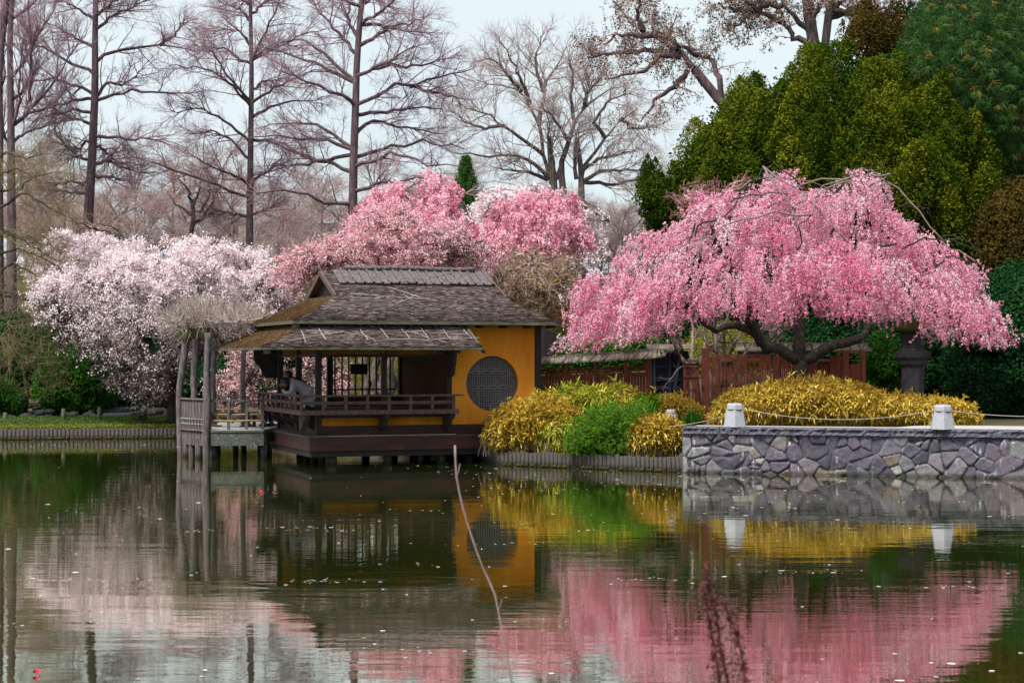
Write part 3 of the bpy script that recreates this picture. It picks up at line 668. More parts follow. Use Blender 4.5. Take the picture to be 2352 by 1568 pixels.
for i, (p, w_, r) in enumerate([(761,.15,.135),(741,1.5,.10),(722,2.2,.10),(706,3.2,.10),(690,4.2,.1),(891,.15,.095),(1014,.15,.10),(950,1.9,.1),(1078,.4,.12),(1120,.5,.12),(840,3.4,.1),(905,3.8,.1),(980,3.4,.1)]):
    mb = MB(); mb.tube([(bu(p, w_), w_, -.6), (bu(p, w_), w_, .04), (bu(p, w_), w_, z4-.02)], [r*1.05, r*1.12, r*.93], 12); mb.build('support_pile', 'pile' if w_ < .3 else 'dark', pav, smooth=True)
# balcony
BW = -.75; BL = -5.05; BR = -1.258; BB = 4.12
zr = 1.706; zfb0, zfb1 = 1.235, 1.345; zm0, zm1 = 1.476, 1.552
bal = MB(); bal.box(BL-.03, BR+.1, BW-.03, BW+.07, zfb0, zfb1); bal.box(BL-.03, BL+.07, BW+.07, BB, zfb0, zfb1)
bal.box(BL+.07, BR, BW+.07, -.07, zfb0+.02, zfb1-.045); bal.box(BL+.07, UL-.07, -.07, BB, zfb0+.02, zfb1-.045)
balc = bal.build('balcony', 'rail', pav, bevel=.006)
def br_(name, *a, t='rail'):
    m_ = MB(); m_.box(*a); m_.build(name, t, balc, bevel=.004)
br_('top_rail', BL-.06, BR+.22, BW-.03, BW+.045, zr-.045, zr); br_('top_rail', BL-.035, BL+.04, BW+.046, BB+.05, zr-.045, zr)
br_('mid_rail', BL+.04, BR-.03, BW-.005, BW+.03, zm0, zm1); br_('mid_rail', BL-.005, BL+.03, BW+.04, BB, zm0, zm1)
fp = [bu(p, BW) for p in (692.5, 743, 794.5, 844.5, 894, 943.5, 993, 1042)]
for k, u in enumerate(fp):
    t = .035; br_('baluster', u-t, u+t, BW-.026, BW+.04, zfb1, zr-.046)
    if k < 7:
        m_ = MB(); um = (u+fp[k+1])/2; m_.box(um-.19, um+.19, BW-.008, BW-.004, 1.508, 1.517); m_.box(um-.012, um+.012, BW-.009, BW-.004, 1.502, 1.523); m_.build('slot', 'dark', balc)
for k in range(1, 10): w_ = BW+(BB-BW)*k/9; br_('baluster', BL-.026, BL+.04, w_-.033, w_+.033, zfb1, zr-.046)
for p in (700, 884, 1032):          # shaped corbels under the balcony
    u = bu(p, -.4); pr = [(0, zfb0),(-.62, zfb0),(-.60, zfb0-.10),(-.42, zfb0-.16),(-.34, zfb0-.28),(-.14, zfb0-.36),(0, zfb0-.4)]
    m_ = MB(); m_.prism([(a-.05, b_) for a, b_ in pr], lambda a, b_, d: (d, a, b_), u-.06, u+.06); m_.build('corbel', 'dark', balc)
for w_ in (.4, 1.5, 2.6, 3.7):
    m_ = MB(); m_.prism([(0, zfb0),(-.55, zfb0),(-.53, zfb0-.10),(-.3, zfb0-.2),(-.1, zfb0-.34),(0, zfb0-.4)], lambda a, b_, d: (a+UL-.03, d, b_), w_-.06, w_+.06); m_.build('corbel', 'dark', balc)

# roofs: thin boarding with overlapping shingle courses
def slope(parent, A, B_, Cc, D, mat, sag=.12, row=.075, wid=.11, name='shingles', seed=1, jag=.02):
    """A-B eave, D-C top; slight concave sag; one raised shingle per cell"""
    r = np.random.default_rng(seed); A, B_, Cc, D = [np.array(q, float) for q in (A, B_, Cc, D)]
    ln = (np.linalg.norm(D-A)+np.linalg.norm(Cc-B_))/2; rows = max(3, int(ln/row)); mb = MB()
    def S(s, t):
        p = (A*(1-s)+B_*s)*(1-t)+(D*(1-s)+Cc*s)*t; p = p.copy(); p[2] -= sag*4*t*(1-t)*.5; return p
    nrm = np.cross(B_-A, D-A); nrm = nrm/np.linalg.norm(nrm)
    if nrm[2] < 0: nrm = -nrm
    g = 10
    for i in range(g):
        t0, t1 = i/g, (i+1)/g; mb.add([S(0,t0)-nrm*.02, S(1,t0)-nrm*.02, S(1,t1)-nrm*.02, S(0,t1)-nrm*.02], [(0,1,2,3)], .2)
    rowt = 0
    for i in range(rows):
        t0, t1 = i/rows, (i+1)/rows; e = np.linalg.norm(S(1,t0)-S(0,t0)); m = max(1, int(e/wid)); cs = np.cumsum(r.uniform(.6, 1.4, m)); cs = np.r_[0, cs/cs[-1]]
        rowt = r.uniform(-.12, .12)
        for j in range(m):
            k = r.uniform(-jag, jag)/max(ln, .5); th = .018+r.uniform(0, .014)
            a, b_, c, d = S(cs[j], t0+k), S(cs[j+1], t0+k), S(cs[j+1], min(t1+.2/rows, 1)), S(cs[j], min(t1+.2/rows, 1))
            tt = float(np.clip(r.beta(2, 2.6)+rowt, 0, 1))
            if r.uniform() < .04: tt = 1
            mb.add([a+nrm*th, b_+nrm*th, c+nrm*.004, d+nrm*.004, a-nrm*.01, b_-nrm*.01], [(0,1,2,3),(4,5,1,0)], tt)
    return mb.build(name, mat, parent)
EU0, EU1, EW0, EW1, EZ = -5.23, 1.407, -.77, 5.29, 3.465     # upper eaves
GL, GR, WR, RZ, GZ = -3.81, .61, 2.385, 4.72, 4.12
GW0, GW1 = .88, 3.89
mb = MB()                            # eave boards
t = .075
for a, b_ in (((EU0,EW0),(EU1,EW0)), ((EU0,EW0),(EU0,EW1)), ((EU1,EW0),(EU1,EW1)), ((EU0,EW1),(EU1,EW1))):
    mb.beam((*a, EZ-t/2-.005), (*b_, EZ-t/2-.005), .05, t)
up = mb.build('upper_roof', 'fascia', pav)
slope(up, (EU0,EW0-.02,EZ), (EU1,EW0-.02,EZ), (GR,GW0,GZ), (GL,GW0,GZ), 'shingle', .1, seed=1)
slope(up, (GL,GW0,GZ), (GR,GW0,GZ), (GR,WR,RZ), (GL,WR,RZ), 'shingle', .04, seed=2)
slope(up, (EU0-.02,EW1,EZ), (EU0-.02,EW0,EZ), (GL,GW0,GZ), (GL,GW1,GZ), 'shingle_sunlit', .1, seed=3)
slope(up, (EU1+.02,EW0,EZ), (EU1+.02,EW1,EZ), (GR,GW1,GZ), (GR,GW0,GZ), 'shingle', .1, seed=4)
slope(up, (EU1,EW1+.02,EZ), (EU0,EW1+.02,EZ), (GL,GW1,GZ), (GR,GW1,GZ), 'shingle', .1, row=.15, seed=5)
slope(up, (GR,GW1,GZ), (GL,GW1,GZ), (GL,WR,RZ), (GR,WR,RZ), 'shingle', .04, row=.15, seed=6)
mb = MB(); mb.box(EU0+.03, EU1-.03, EW0+.03, EW1-.03, EZ-.06, EZ-.03); mb.build('soffit', 'dark', up)
for k in range(11):                  # rafter tails
    u = EU0+.35+k*.62; mb = MB(); mb.box(u, u+.06, EW0+.03, EW0+.6, EZ-.15, EZ-.061); mb.build('rafter', 'dark', up)
for gx, sg in ((GL, 1), (GR, -1)):
    mb = MB(); mb.prism([(GW0+.12, GZ), (GW1-.12, GZ), (WR, RZ-.05)], lambda a, b_, d: (d, a, b_), gx+.16*sg, gx+.19*sg); mb.build('gable_panel', 'dark', up)
    mb = MB(); mb.beam((gx-.02*sg, GW0-.04, GZ-.04), (gx-.02*sg, WR, RZ+.01), .05, .12); mb.beam((gx-.02*sg, GW1+.04, GZ-.04), (gx-.02*sg, WR, RZ+.01), .05, .12); mb.build('gable_board', 'rail', up)
# ridge boards, alternate ones lapped, and the ridge pole
nb_ = 18; ru0, ru1 = bu(765, 2.2), .54; 
for i in range(nb_):
    a = ru0+(ru1-ru0)*i/nb_; b_ = ru0+(ru1-ru0)*(i+1)/nb_; mb = MB(); j1, j2 = rs.uniform(-.03,.03), rs.uniform(-.015,.015)
    for s, wl in ((-1, 1.62), (1, 3.15)):
        dz = .05+j2
        mb.beam(((a+b_)/2+.0, wl+j1, RZ-(abs(wl-WR))*.40+dz), ((a+b_)/2+.0, WR, RZ+dz+.06), (b_-a)*.80, .03)
        mb.beam((b_, wl+j1+.01*s, RZ-(abs(wl-WR))*.40+dz+.035), (b_, WR, RZ+dz+.1), .055, .03)
    mb.build('ridge_board', 'greywood', up)
mb = MB(); P = [(u, WR-.02, RZ+.17+.012*math.sin(u*3)) for u in np.linspace(bu(792, WR), bu(1090, WR), 14)]; mb.tube(P, [.058+.006*math.sin(i*2.1) for i in range(14)], 10); mb.build('ridge_pole', 'greywood', up, smooth=True)
def rz_u(u, w_):                    # height of the front roof face
    if w_ < GW0: tt = (w_-EW0)/(GW0-EW0); return EZ+(GZ-EZ)*tt-.1*2*tt*(1-tt)
    return GZ+(RZ-GZ)*(w_-GW0)/(WR-GW0)
def stick_roof(parent, zf, a, b_, r=.016, lift=.045, name='bamboo_stick', mat='stick'):
    (p0, q0, w0), (p1, q1, w1) = a, b_
    u0, u1 = bu(p0, w0), bu(p1, w1); P = []
    for t in np.linspace(0, 1, 7): u = u0+(u1-u0)*t; w_ = w0+(w1-w0)*t+rs.uniform(-.02,.02); u += rs.uniform(-.012,.012); P.append((u, w_, zf(u, w_)+lift+rs.uniform(0,.012)))
    m_ = MB(); m_.tube(P, [r*rs.uniform(.5,.85) for _ in P], 6); m_.build(name, mat, parent)
def solve_w(py, px, zf, w0=-1.7, w1=2.2):   # roof point seen at (px, py)
    best = min(np.linspace(w0, w1, 160), key=lambda q: abs(bz(py, bu(px, q), q)-zf(bu(px, q), q))); return float(best)
def on_roof(parent, zf, pa, pb, **k):
    wa = solve_w(pa[1], pa[0], zf, *k.pop('rng', (-1.7, 2.2))); wb_ = solve_w(pb[1], pb[0], zf)
    stick_roof(parent, zf, (pa[0], 0, wa), (pb[0], 0, wb_), **k)
Zx = lambda x, y: (712+x*.2441, 597.2+y*.2441)
for a, b_, r in (((390,342),(700,365),.022),((700,365),(1190,400),.02),((740,280),(1060,385),.018),((820,432),(1000,350),.018),((880,345),(960,400),.013)):
    on_roof(up, rz_u, Zx(*a), Zx(*b_), r=r, lift=.06)
stick_roof(up, lambda u, w_: rz_u(u, w_)+.08, (Zx(830,220)[0],0,1.55), (Zx(1120,165)[0],0,1.9), r=.014); stick_roof(up, lambda u, w_: rz_u(u, w_)+.08, (Zx(1120,165)[0],0,1.9), (Zx(1400,110)[0],0,2.3), r=.014)
# lower roof
LU0, LU1, LW0, LZ0, LZ1 = -6.195, -.894, -1.735, 2.835, 3.62
LB = 4.46
mb = MB(); mb.beam((LU0,LW0,LZ0-.035),(LU1,LW0,LZ0-.035),.04,.06); mb.beam((LU0,LW0+.02,LZ0-.035),(LU0,LB,LZ0-.035),.04,.06); mb.beam((LU1-.02,LW0,LZ0-.03),(LU1-.02,-.02,LZ1-.03),.04,.06)
mb.beam((LU0,LB,LZ0-.035),(UL,LB,3.5),.04,.06)
lo = mb.build('lower_roof', 'fascia', pav)
slope(lo, (LU0,LW0-.02,LZ0), (LU1,LW0-.02,LZ0), (LU1,0,LZ1), (UL,0,LZ1), 'shingle', .12, seed=11)
slope(lo, (LU0-.02,LB,LZ0), (LU0-.02,LW0,LZ0), (UL,0,LZ1), (UL,LB,LZ1), 'shingle_sunlit', .12, seed=12)
mb = MB(); mb.add([(LU0+.03,LW0+.03,LZ0-.07),(LU1-.05,LW0+.03,LZ0-.07),(LU1-.05,-.02,3.5),(UL,-.02,3.5)], [(0,1,2,3)]); mb.add([(LU0+.03,LB,LZ0-.07),(LU0+.03,LW0+.03,LZ0-.07),(UL-.02,0,3.5),(UL-.02,LB,3.5)], [(0,1,2,3)]); mb.build('soffit', 'dark', lo)
for k in range(9):
    u = LU0+.4+k*.62
    if u < UL: continue
    mb = MB(); mb.beam((u,LW0+.04,LZ0-.11),(u,-.1,LZ0+.50),.06,.08); mb.build('rafter', 'dark', lo)
mb = MB(); u, _, z = bloc(608, 801, LW0+.1); mb.box(u+.05, u+.12, LW0+.05, LW0+.5, z-.11, z-.0); mb.build('beam_end', 'greywood', lo)
mb = MB(); u, _, z = bloc(679, 743, EW0+.1); mb.box(u+.0, u+.08, EW0+.05, EW0+.5, z-.10, z-.0); mb.build('beam_end', 'greywood', up)
def rz_l(u, w_): tt = (w_-LW0)/(0-LW0); return LZ0+(LZ1-LZ0)*tt-.12*2*tt*(1-tt)
Z1 = lambda x, y: (390.5+x*.1953, 597.2+y*.1953)
for a, b_, r in (((55,615),(155,770),.016),((475,675),(548,770),.016),((632,610),(735,755),.018),((835,630),(945,755),.016),((1015,615),(1125,760),.017),((1210,610),(1325,765),.016),((1405,615),(1520,760),.017),
                 ((735,762),(1150,768),.018),((1150,768),(1600,752),.016),((850,700),(1120,680),.016),((960,690),(1120,752),.013),((600,785),(740,762),.013),((1230,653),(1420,660),.012),((350,705),(560,735),.013),((1150,765),(1345,742),.012),((1040,770),(1150,785),.01),((1205,770),(1285,795),.01),((480,705),(620,780),.011),((0,680),(130,690),.012)):
    on_roof(lo, rz_l, Zx(*a), Zx(*b_), r=r, rng=(-1.7, 0), name='bamboo_batten')
for a, b_, r in (((1400,970),(2040,865),.02),((1545,855),(1600,990),.018),((1715,770),(1835,965),.018),((1600,850),(1900,862),.011)):
    on_roof(lo, rz_l, Z1(*a), Z1(*b_), r=r, rng=(-1.7, 0), name='bamboo_batten')
# small rear wing roof seen past the right corner
mb = MB(); ax = bu(1252, 2.6)
mb.prism([(bu(1250,2.6), 3.35),(bu(1282,2.6), 3.22),(bu(1284,2.6), 2.75),(bu(1266,2.6), 2.62),(bu(1250,2.6), 2.62)], lambda a, b_, d: (a, d, b_), 2.6, 3.6); mb.build('rear_wing', 'dark', pav)

# ------------------------------------------------------------------ people
def skin_body(name, chains, mat, parent=None, root_i=0, sub=2):
    """chains: lists of (x, y, z, r); chains after the first start on an existing point when their first entry is an int index"""
    bm = bmesh.new(); L = bm.verts.layers.skin.verify(); V = []
    for ch in chains:
        prev = None
        for q in ch:
            if isinstance(q, int): prev = V[q]; continue
            v = bm.verts.new(q[:3]); r = q[3]; v[L].radius = (r, q[4] if len(q) > 4 else r); V.append(v)
            if prev: bm.edges.new((prev, v))
            prev = v
    V[root_i][L].use_root = True
    me = bpy.data.meshes.new(name); bm.to_mesh(me); bm.free(); me.materials.append(M[mat])
    o = link(name, me, parent)
    o.modifiers.new('skin', 'SKIN').use_smooth_shade = True
    s = o.modifiers.new('sub', 'SUBSURF'); s.levels = sub; s.render_levels = sub
    return o
def blob(name, c, r, mat, parent, flat=None, seed=0):
    bm = bmesh.new(); bmesh.ops.create_uvsphere(bm, u_segments=20, v_segments=14, radius=1)
    for v in bm.verts:
        p = v.co.copy(); k = 1+.03*math.sin(7*p.x+seed)*math.sin(6*p.y)*math.sin(5*p.z+1)
        if flat and p.dot(Vector(flat)) > .45: k *= .8
        v.co = Vector((p.x*r[0]*k+c[0], p.y*r[1]*k+c[1], p.z*r[2]*k+c[2]))
    for f in bm.faces: f.smooth = True
    me = bpy.data.meshes.new(name); bm.to_mesh(me); bm.free(); me.materials.append(M[mat]); return link(name, me, parent)
def fingers(hx, hy, hz, dx, i0):
    """five short chains rooted in the palm (index i0), curled over the rail"""
    out = []
    for k in range(4):
        o = (k-1.5)*.019; l = [.030, .034, .032, .026][k]
        out.append([i0, (hx+dx*.025, hy+o, hz+.004, .0085), (hx+dx*(.025+l), hy+o*1.1, hz-.004, .008), (hx+dx*(.030+l*1.2), hy+o*1.1, hz-.026, .007)])
    out.append([i0, (hx+dx*.0, hy-.038, hz+.004, .009), (hx+dx*.028, hy-.048, hz-.012, .008)])
    return out
# front person: pale hoodie, forearm folded on the side rail, head hanging forward
g_ = lambda px, py, w_: np.array(bloc(px, py, w_))
per = empty('person', (OX+C2*(-4.35)-S2*1.1, OY+S2*(-4.35)+C2*1.1, ZF), TH, 'person in a pale grey hoodie leaning over the balcony rail with head down', 'person')
off = np.array((-4.35, 1.1, ZF))
def L_(px, py, w_): return tuple(g_(px, py, w_)-off)
hd = L_(654, 878, 1.0)
body = skin_body('body', [
    [(*L_(722,915,1.1),.12), (*L_(708,902,1.1),.10), (*L_(692,889,1.1),.10), (*L_(677,879,1.08),.08), (*L_(668,877,1.05),.06), (*L_(660,877,1.02),.065), (*hd,.075)],
    [0, (*L_(712,938,1.0),.085), (*L_(735,948,1.0),.06), (*L_(747,949,1.0),.045)],
    [0, (*L_(716,938,1.35),.085), (*L_(738,948,1.35),.06), (*L_(750,949,1.35),.045)],
    [3, (*L_(672,892,.85),.055), (*L_(667,903,.8),.042), (*L_(652,903,.85),.036), (*L_(646,895,.9),.033), (*L_(646,889,.93),.03)],
    [3, (*L_(678,890,1.3),.055), (*L_(668,902,1.35),.042), (*L_(655,903,1.3),.034), (*L_(650,902,1.28),.03)]], 'black', per)
skin_body('hoodie', [
    [(*L_(718,911,1.05),.185), (*L_(707,901,1.05),.18), (*L_(692,889,1.03),.175), (*L_(677,880,1.02),.14), (*L_(669,873,1.05),.085), (*L_(667,868,1.03),.05)],
    [3, (*L_(673,891,.83),.078), (*L_(668,902,.78),.06), (*L_(654,902,.83),.05), (*L_(648,893,.88),.043)],
    [3, (*L_(679,890,1.32),.078), (*L_(668,901,1.37),.06), (*L_(656,902,1.32),.05)],
    [0, (*L_(712,926,1.1),.12)]], 'hoodie', per)
fx = hd[0]-.03; fz = hd[2]-.03
blob('face', (hd[0]-.01, hd[1], hd[2]-.015), (.085, .075, .105), 'skin', body)
blob('nose', (hd[0]-.085, hd[1]-.01, hd[2]-.06), (.02, .014, .018), 'skin', body)
for s in (-1, 1): blob('eye', (hd[0]-.075, hd[1]+s*.032, hd[2]-.03), (.008, .012, .008), 'hair', body)
blob('ear', (hd[0]+.015, hd[1]-.077, hd[2]-.02), (.018, .01, .028), 'skin', body); blob('mouth', (hd[0]-.07, hd[1], hd[2]-.085), (.01, .02, .006), 'redwood', body)
blob('hair', (hd[0]+.005, hd[1]-.005, hd[2]+.035), (.112, .10, .10), 'hair', body, seed=2)
hp = L_(646, 889, .93)
skin_body('hand', [[(*hp,.026), (hp[0]-.012, hp[1], hp[2]+.04,.026,.016)]]+[[1, (hp[0]-.02-.004*k, hp[1]+(k-1.5)*.019, hp[2]+.07,.0085), (hp[0]-.045, hp[1]+(k-1.5)*.017, hp[2]+.095-.004*abs(k-1.5),.0075)] for k in range(4)]+[[1, (hp[0]-.035, hp[1]-.035, hp[2]+.03,.009), (hp[0]-.05, hp[1]-.03, hp[2]+.055,.008)]], 'skin', body, sub=1)
# second person: black clothes, behind
per2 = empty('person', (OX+C2*(-4.35)-S2*1.1, OY+S2*(-4.35)+C2*1.1, ZF), TH, 'person in black behind the hooded one, one hand hanging over the rail', 'person')
h2 = L_(661, 862.5, 1.75)
b2 = skin_body('body', [
    [(*L_(716,908,1.8),.15), (*L_(702,892,1.8),.15), (*L_(687,880,1.8),.145), (*L_(674,873,1.78),.11), (*L_(668,867,1.76),.06), (*h2,.075)],
    [0, (*L_(706,935,1.65),.085), (*L_(728,947,1.6),.06)], [0, (*L_(710,935,2.0),.085), (*L_(732,946,2.0),.06)],
    [3, (*L_(660,884,1.5),.065), (*L_(652,900,1.45),.052), (*L_(648,903,1.42),.042)],
    [3, (*L_(668,884,2.0),.065), (*L_(660,898,2.05),.05), (*L_(650,901,2.0),.04)]], 'black', per2)
blob('face', (h2[0]-.02, h2[1], h2[2]-.02), (.085, .075, .105), 'skin', b2); blob('hair', (h2[0]+.02, h2[1], h2[2]+.03), (.105, .098, .10), 'hair', b2, seed=1)
blob('nose', (h2[0]-.102, h2[1]-.005, h2[2]-.05), (.018, .013, .018), 'skin', b2)
hq = L_(645.5, 904.5, 1.38)
skin_body('hand', [[(hq[0]+.05, hq[1], hq[2]+.02,.026), (hq[0], hq[1], hq[2]+.01,.034,.02)]]+fingers(hq[0], hq[1], hq[2], -1, 1), 'skin', b2, sub=1)

# ------------------------------------------------------------------ deck with pergola
dk = empty('deck', (-7.6, 46, 0), 0, 'grey timber deck with slatted railing on piles beside the pavilion', 'deck')
DZ = .744
A_, B3, C3 = pt(414,1047,45.9)[:2], pt(441,1049,45.3)[:2], pt(475.6,1054,44.4)[:2]
fr = pt(606,985,44.6)[:2]; fr2 = pt(640,985,46.3)[:2]; P0 = pt(485,985,44.4)[:2]; P1 = pt(411,985,46.1)[:2]
bk0 = pt(430,985,49.5)[:2]; bk1 = pt(640,985,50)[:2]
mb = MB(); top = [P0, fr, fr2, bk1, bk0, P1]; mb.prism([tuple(q) for q in top], lambda a, b_, d: (a, b_, d), DZ-.07, DZ); mb.build('deck_floor', 'decktop', dk, True)
mb = MB(); z0 = .345
mb.beam((*P0, (DZ-.07+z0)/2), (*fr, (DZ-.07+z0)/2), .12, DZ-.07-z0); mb.beam((*fr, DZ-.2), (*fr2, DZ-.2), .1, .26); mb.beam((P0[0], P0[1]-.03, DZ-.035), (fr[0]+.02, fr[1]-.03, DZ-.035), .1, .05); mb.build('edge_beam', 'concrete', dk, True)
for px, yb in ((490,44.7),(541,47.5),(606,44.8),(618,46),(560,48.5),(500,48.5),(420,47),(598,48)):
    q = pt(px, 1050, yb); mb = MB(); mb.tube([(q[0],q[1],-.7),(q[0],q[1],DZ-.08)], .09 if yb < 45 else .08, 10); mb.build('deck_pile', 'pile', dk, True, True)
# slatted side screen, gently curved between the crooked posts
side = resample(np.array([(*P0, 0), (*((P0+P1)/2+np.array([-.10,-.06])), 0), (*P1, 0)]), 14); ZT = 1.51
for i in range(13):
    a, b_ = side[i], side[i+1]; d = (b_-a)*.42; c = (a+b_)/2
    mb = MB(); mb.beam((c[0]-d[0], c[1]-d[1], (ZT+.32)/2-.02), (c[0]+d[0], c[1]+d[1], (ZT+.32)/2-.02), .03, ZT-.32-.04-rs.uniform(0,.03)); mb.build('slat_board', 'greywood', dk, True)
    for zz in (1.0, .87):
        mb = MB(); mb.lathe([(.005,-.02),(.026,-.012),(.032,0),(.026,.012),(.005,.02)], 8); o = mb.build('rope_knot', 'rope', dk); o.location = (c[0]+7.6-.03, c[1]-46-.04, zz)
mb = MB(); mb.tube([(q[0]-.02, q[1]-.02, ZT) for q in side], .03, 8); mb.tube([(q[0]-.03, q[1]-.03, DZ-.03) for q in side], .025, 6); mb.build('curved_rail', 'greywood', dk, True, True)
def rail(px0, Y0, px1, Y1, posts, zt=1.51, mat='greywood'):
    a = pt(px0, 900, Y0); b_ = pt(px1, 900, Y1)
    m_ = MB(); m_.beam((a[0],a[1],zt-.025),(b_[0],b_[1],zt-.025),.09,.05); m_.build('top_rail', mat, dk, True)
    for p in posts:
        k = (p-px0)/(px1-px0); q = a+(b_-a)*k; m_ = MB(); m_.box(q[0]-.035,q[0]+.035,q[1]-.035,q[1]+.035,DZ,zt-.05); m_.build('rail_post', mat, dk, True)
    return a, b_
a, b_ = rail(480, 44.5, 610, 44.7, (525, 566, 603)); rail(470, 49, 640, 49.4, (498.5, 534, 571, 625)); 
for zz, dy in ((1.13,.1),(.97,-.05)):
    for (q0, q1) in ((a, b_), (pt(470,900,48.9), pt(640,900,49.3))):
        mb = MB(); mb.tube([(q0[0]+(q1[0]-q0[0])*t, q0[1]+dy*.5+(q1[1]-q0[1])*t, zz+.006*math.sin(t*11)) for t in np.linspace(0,1,9)], .025, 8); mb.build('bamboo_pole', 'bamboo', dk, True, True)
# pergola
pg = empty('pergola', (C3[0], C3[1], 0), 0, 'weathered pergola of three crooked trunk posts and a mossy beam at the deck corner', 'pergola')
def crook(L, Y0, Y1, r0, r1, seed):
    r = np.random.default_rng(seed); n_ = len(L); P = np.array([pt(x, y, Y0) for x, y in L]); P[:, 1] = np.linspace(Y1, Y0, n_)
    Q = resample(P, 22); R = np.linspace(r1, r0, 22)*(1+.10*np.sin(np.linspace(0, 9, 22)+seed)+r.normal(size=22)*.04)
    m_ = MB(); m_.tube(Q, R, 12); m_.build('post', 'greywood', pg, True, True)
crook([(428,772),(424,815),(418,850),(413,885),(411,905),(412,960),(415,1010),(415,1052),(415,1085)], 45.9, 45.9, .085, .095, 1)
crook([(453,768),(450,810),(446,850),(444,880),(447,905),(443,950),(441,1000),(440,1052),(440,1085)], 45.3, 45.3, .08, .10, 2)
crook([(479,764),(477,800),(475,850),(475,900),(477,940),(474,980),(473,1020),(474,1056),(474,1090)], 44.4, 44.4, .098, .095, 3)
for p, yb in ((427,45.6),(456,44.9)):
    q = pt(p, 1050, yb); mb = MB(); mb.tube([(q[0],q[1],-.6),(q[0]+.01,q[1],.1),(q[0],q[1],.5),(q[0]+.02,q[1],.56)], [.09,.1,.085,.05], 10); mb.build('stub_pile', 'pile', pg, True, True)
a = pt(424,768,45.95); b_ = pt(487,765,44.35); e = pt(490,757,44.4)
mb = MB(); mb.beam(a+np.array([-.15,.1,.02]), b_+np.array([.08,0,.02]), .2, .26); mb.build('mossy_beam', 'moss', pg, True, bevel=.02)
mb = MB(); z = b_[2]+.2
mb.beam((a[0]-.1,a[1]+.2,z),(a[0]+2.0,a[1]+.6,z),.1,.12); mb.beam((b_[0]-.25,b_[1],z),(b_[0]+1.0,b_[1]+.5,z),.1,.12); mb.build('long_beam', 'greywood', pg, True)
for k in range(4):
    x = a[0]-.35+k*.42; mb = MB(); mb.beam((x, 47.6+.1*k, z+.1), (x+.75, 44.2+.15*k, z+.1), .07, .08); mb.build('rafter', 'greywood', pg, True)
for p, yb in ((492,47.6),(560,47.9)):
    q = pt(p, 900, yb); mb = MB(); mb.tube([(q[0],q[1],DZ),(q[0]-.03,q[1],2),(q[0]+.02,q[1],z)], [.08,.07,.075], 10); mb.build('post', 'greywood', pg, True, True)
# wisteria: thick twisted trunk seen through the pavilion window and a tangle of bare vine on the pergola
rng = np.random.default_rng(5)
wv = empty('wisteria_vine', (-4.3, 48.6, .8), 0, 'leafless wisteria with twisted pale trunks, its vine tangled over the pergola roof', 'vine')
mb = MB()
for k, (p0, ph) in enumerate(((842,0),(862,2),(880,4),(897,1.2))):
    q = pt(p0, 900, 49.5); mb.tube([(q[0]+.10*math.sin(t*2.2+ph), q[1]+.1*math.cos(t*2+ph), .8+t*.34) for t in range(9)], [.13*(1+.2*math.sin(t*1.7+ph)) for t in range(9)], 9)
mb.build('trunk', 'bark', wv, True, True)
LP = []
for k in range(90):
    x, y = rng.uniform(395, 560), rng.uniform(735, 757); a0 = pt(x, y, rng.uniform(44.6, 48)); dx = rng.uniform(-.9, 1.2); P = [a0]
    d = np.array([dx, rng.normal()*.5, .12])
    for j in range(7): d = d*.8+rng.normal(size=3)*np.array([.25,.25,.13]); P.append(P[-1]+d*.16)
    LP.append(P)
LP = np.array(LP); LP[:, :, 2] = np.clip(LP[:, :, 2], 3.15, 4.0); LR = np.tile(np.linspace(.028, .012, 8), (90, 1))
G = grow(rng, LP, LR, [dict(n=9, ang=55, len=.9, r=.011, m=5, wander=.22, up=.35, lift=.05), dict(n=5, ang=40, len=.38, r=.006, m=3, wander=.25, up=.3)])
V, Q = join_arrays([tube_arrays(LP, LR, 6)]+[tube_arrays(p, r, 3) for p, r in G]); link('vine_tangle', mesh_np('vine_tangle', V, Q, M['twig_pale']), wv, True)
# trestle benches on the deck
def bench(px, Y, label, w_=.62):
    q = pt(px, 985, Y); o = empty('bench', (q[0], q[1], DZ), .1, label, 'bench')
    m_ = MB(); m_.box(-w_, w_, -.2, .2, .34, .39); m_.build('seat', 'dark', o, bevel=.01)
    for s in (-.45, .45):
        m_ = MB(); m_.prism([(-.24,0),(.24,0),(.24,.035),(.10,.06),(.05,.1),(.05,.31),(.14,.34),(-.14,.34),(-.05,.31),(-.05,.1),(-.10,.06),(-.24,.035)], lambda a, b_, d: (a*.9+s*w_/.62, d, b_), -.1, .1); m_.build('leg', 'rail', o)
bench(530, 46.4, 'low dark trestle bench on the deck beside the railing'); bench(647, 47.2, 'small low bench on the deck close to the pavilion', .4)
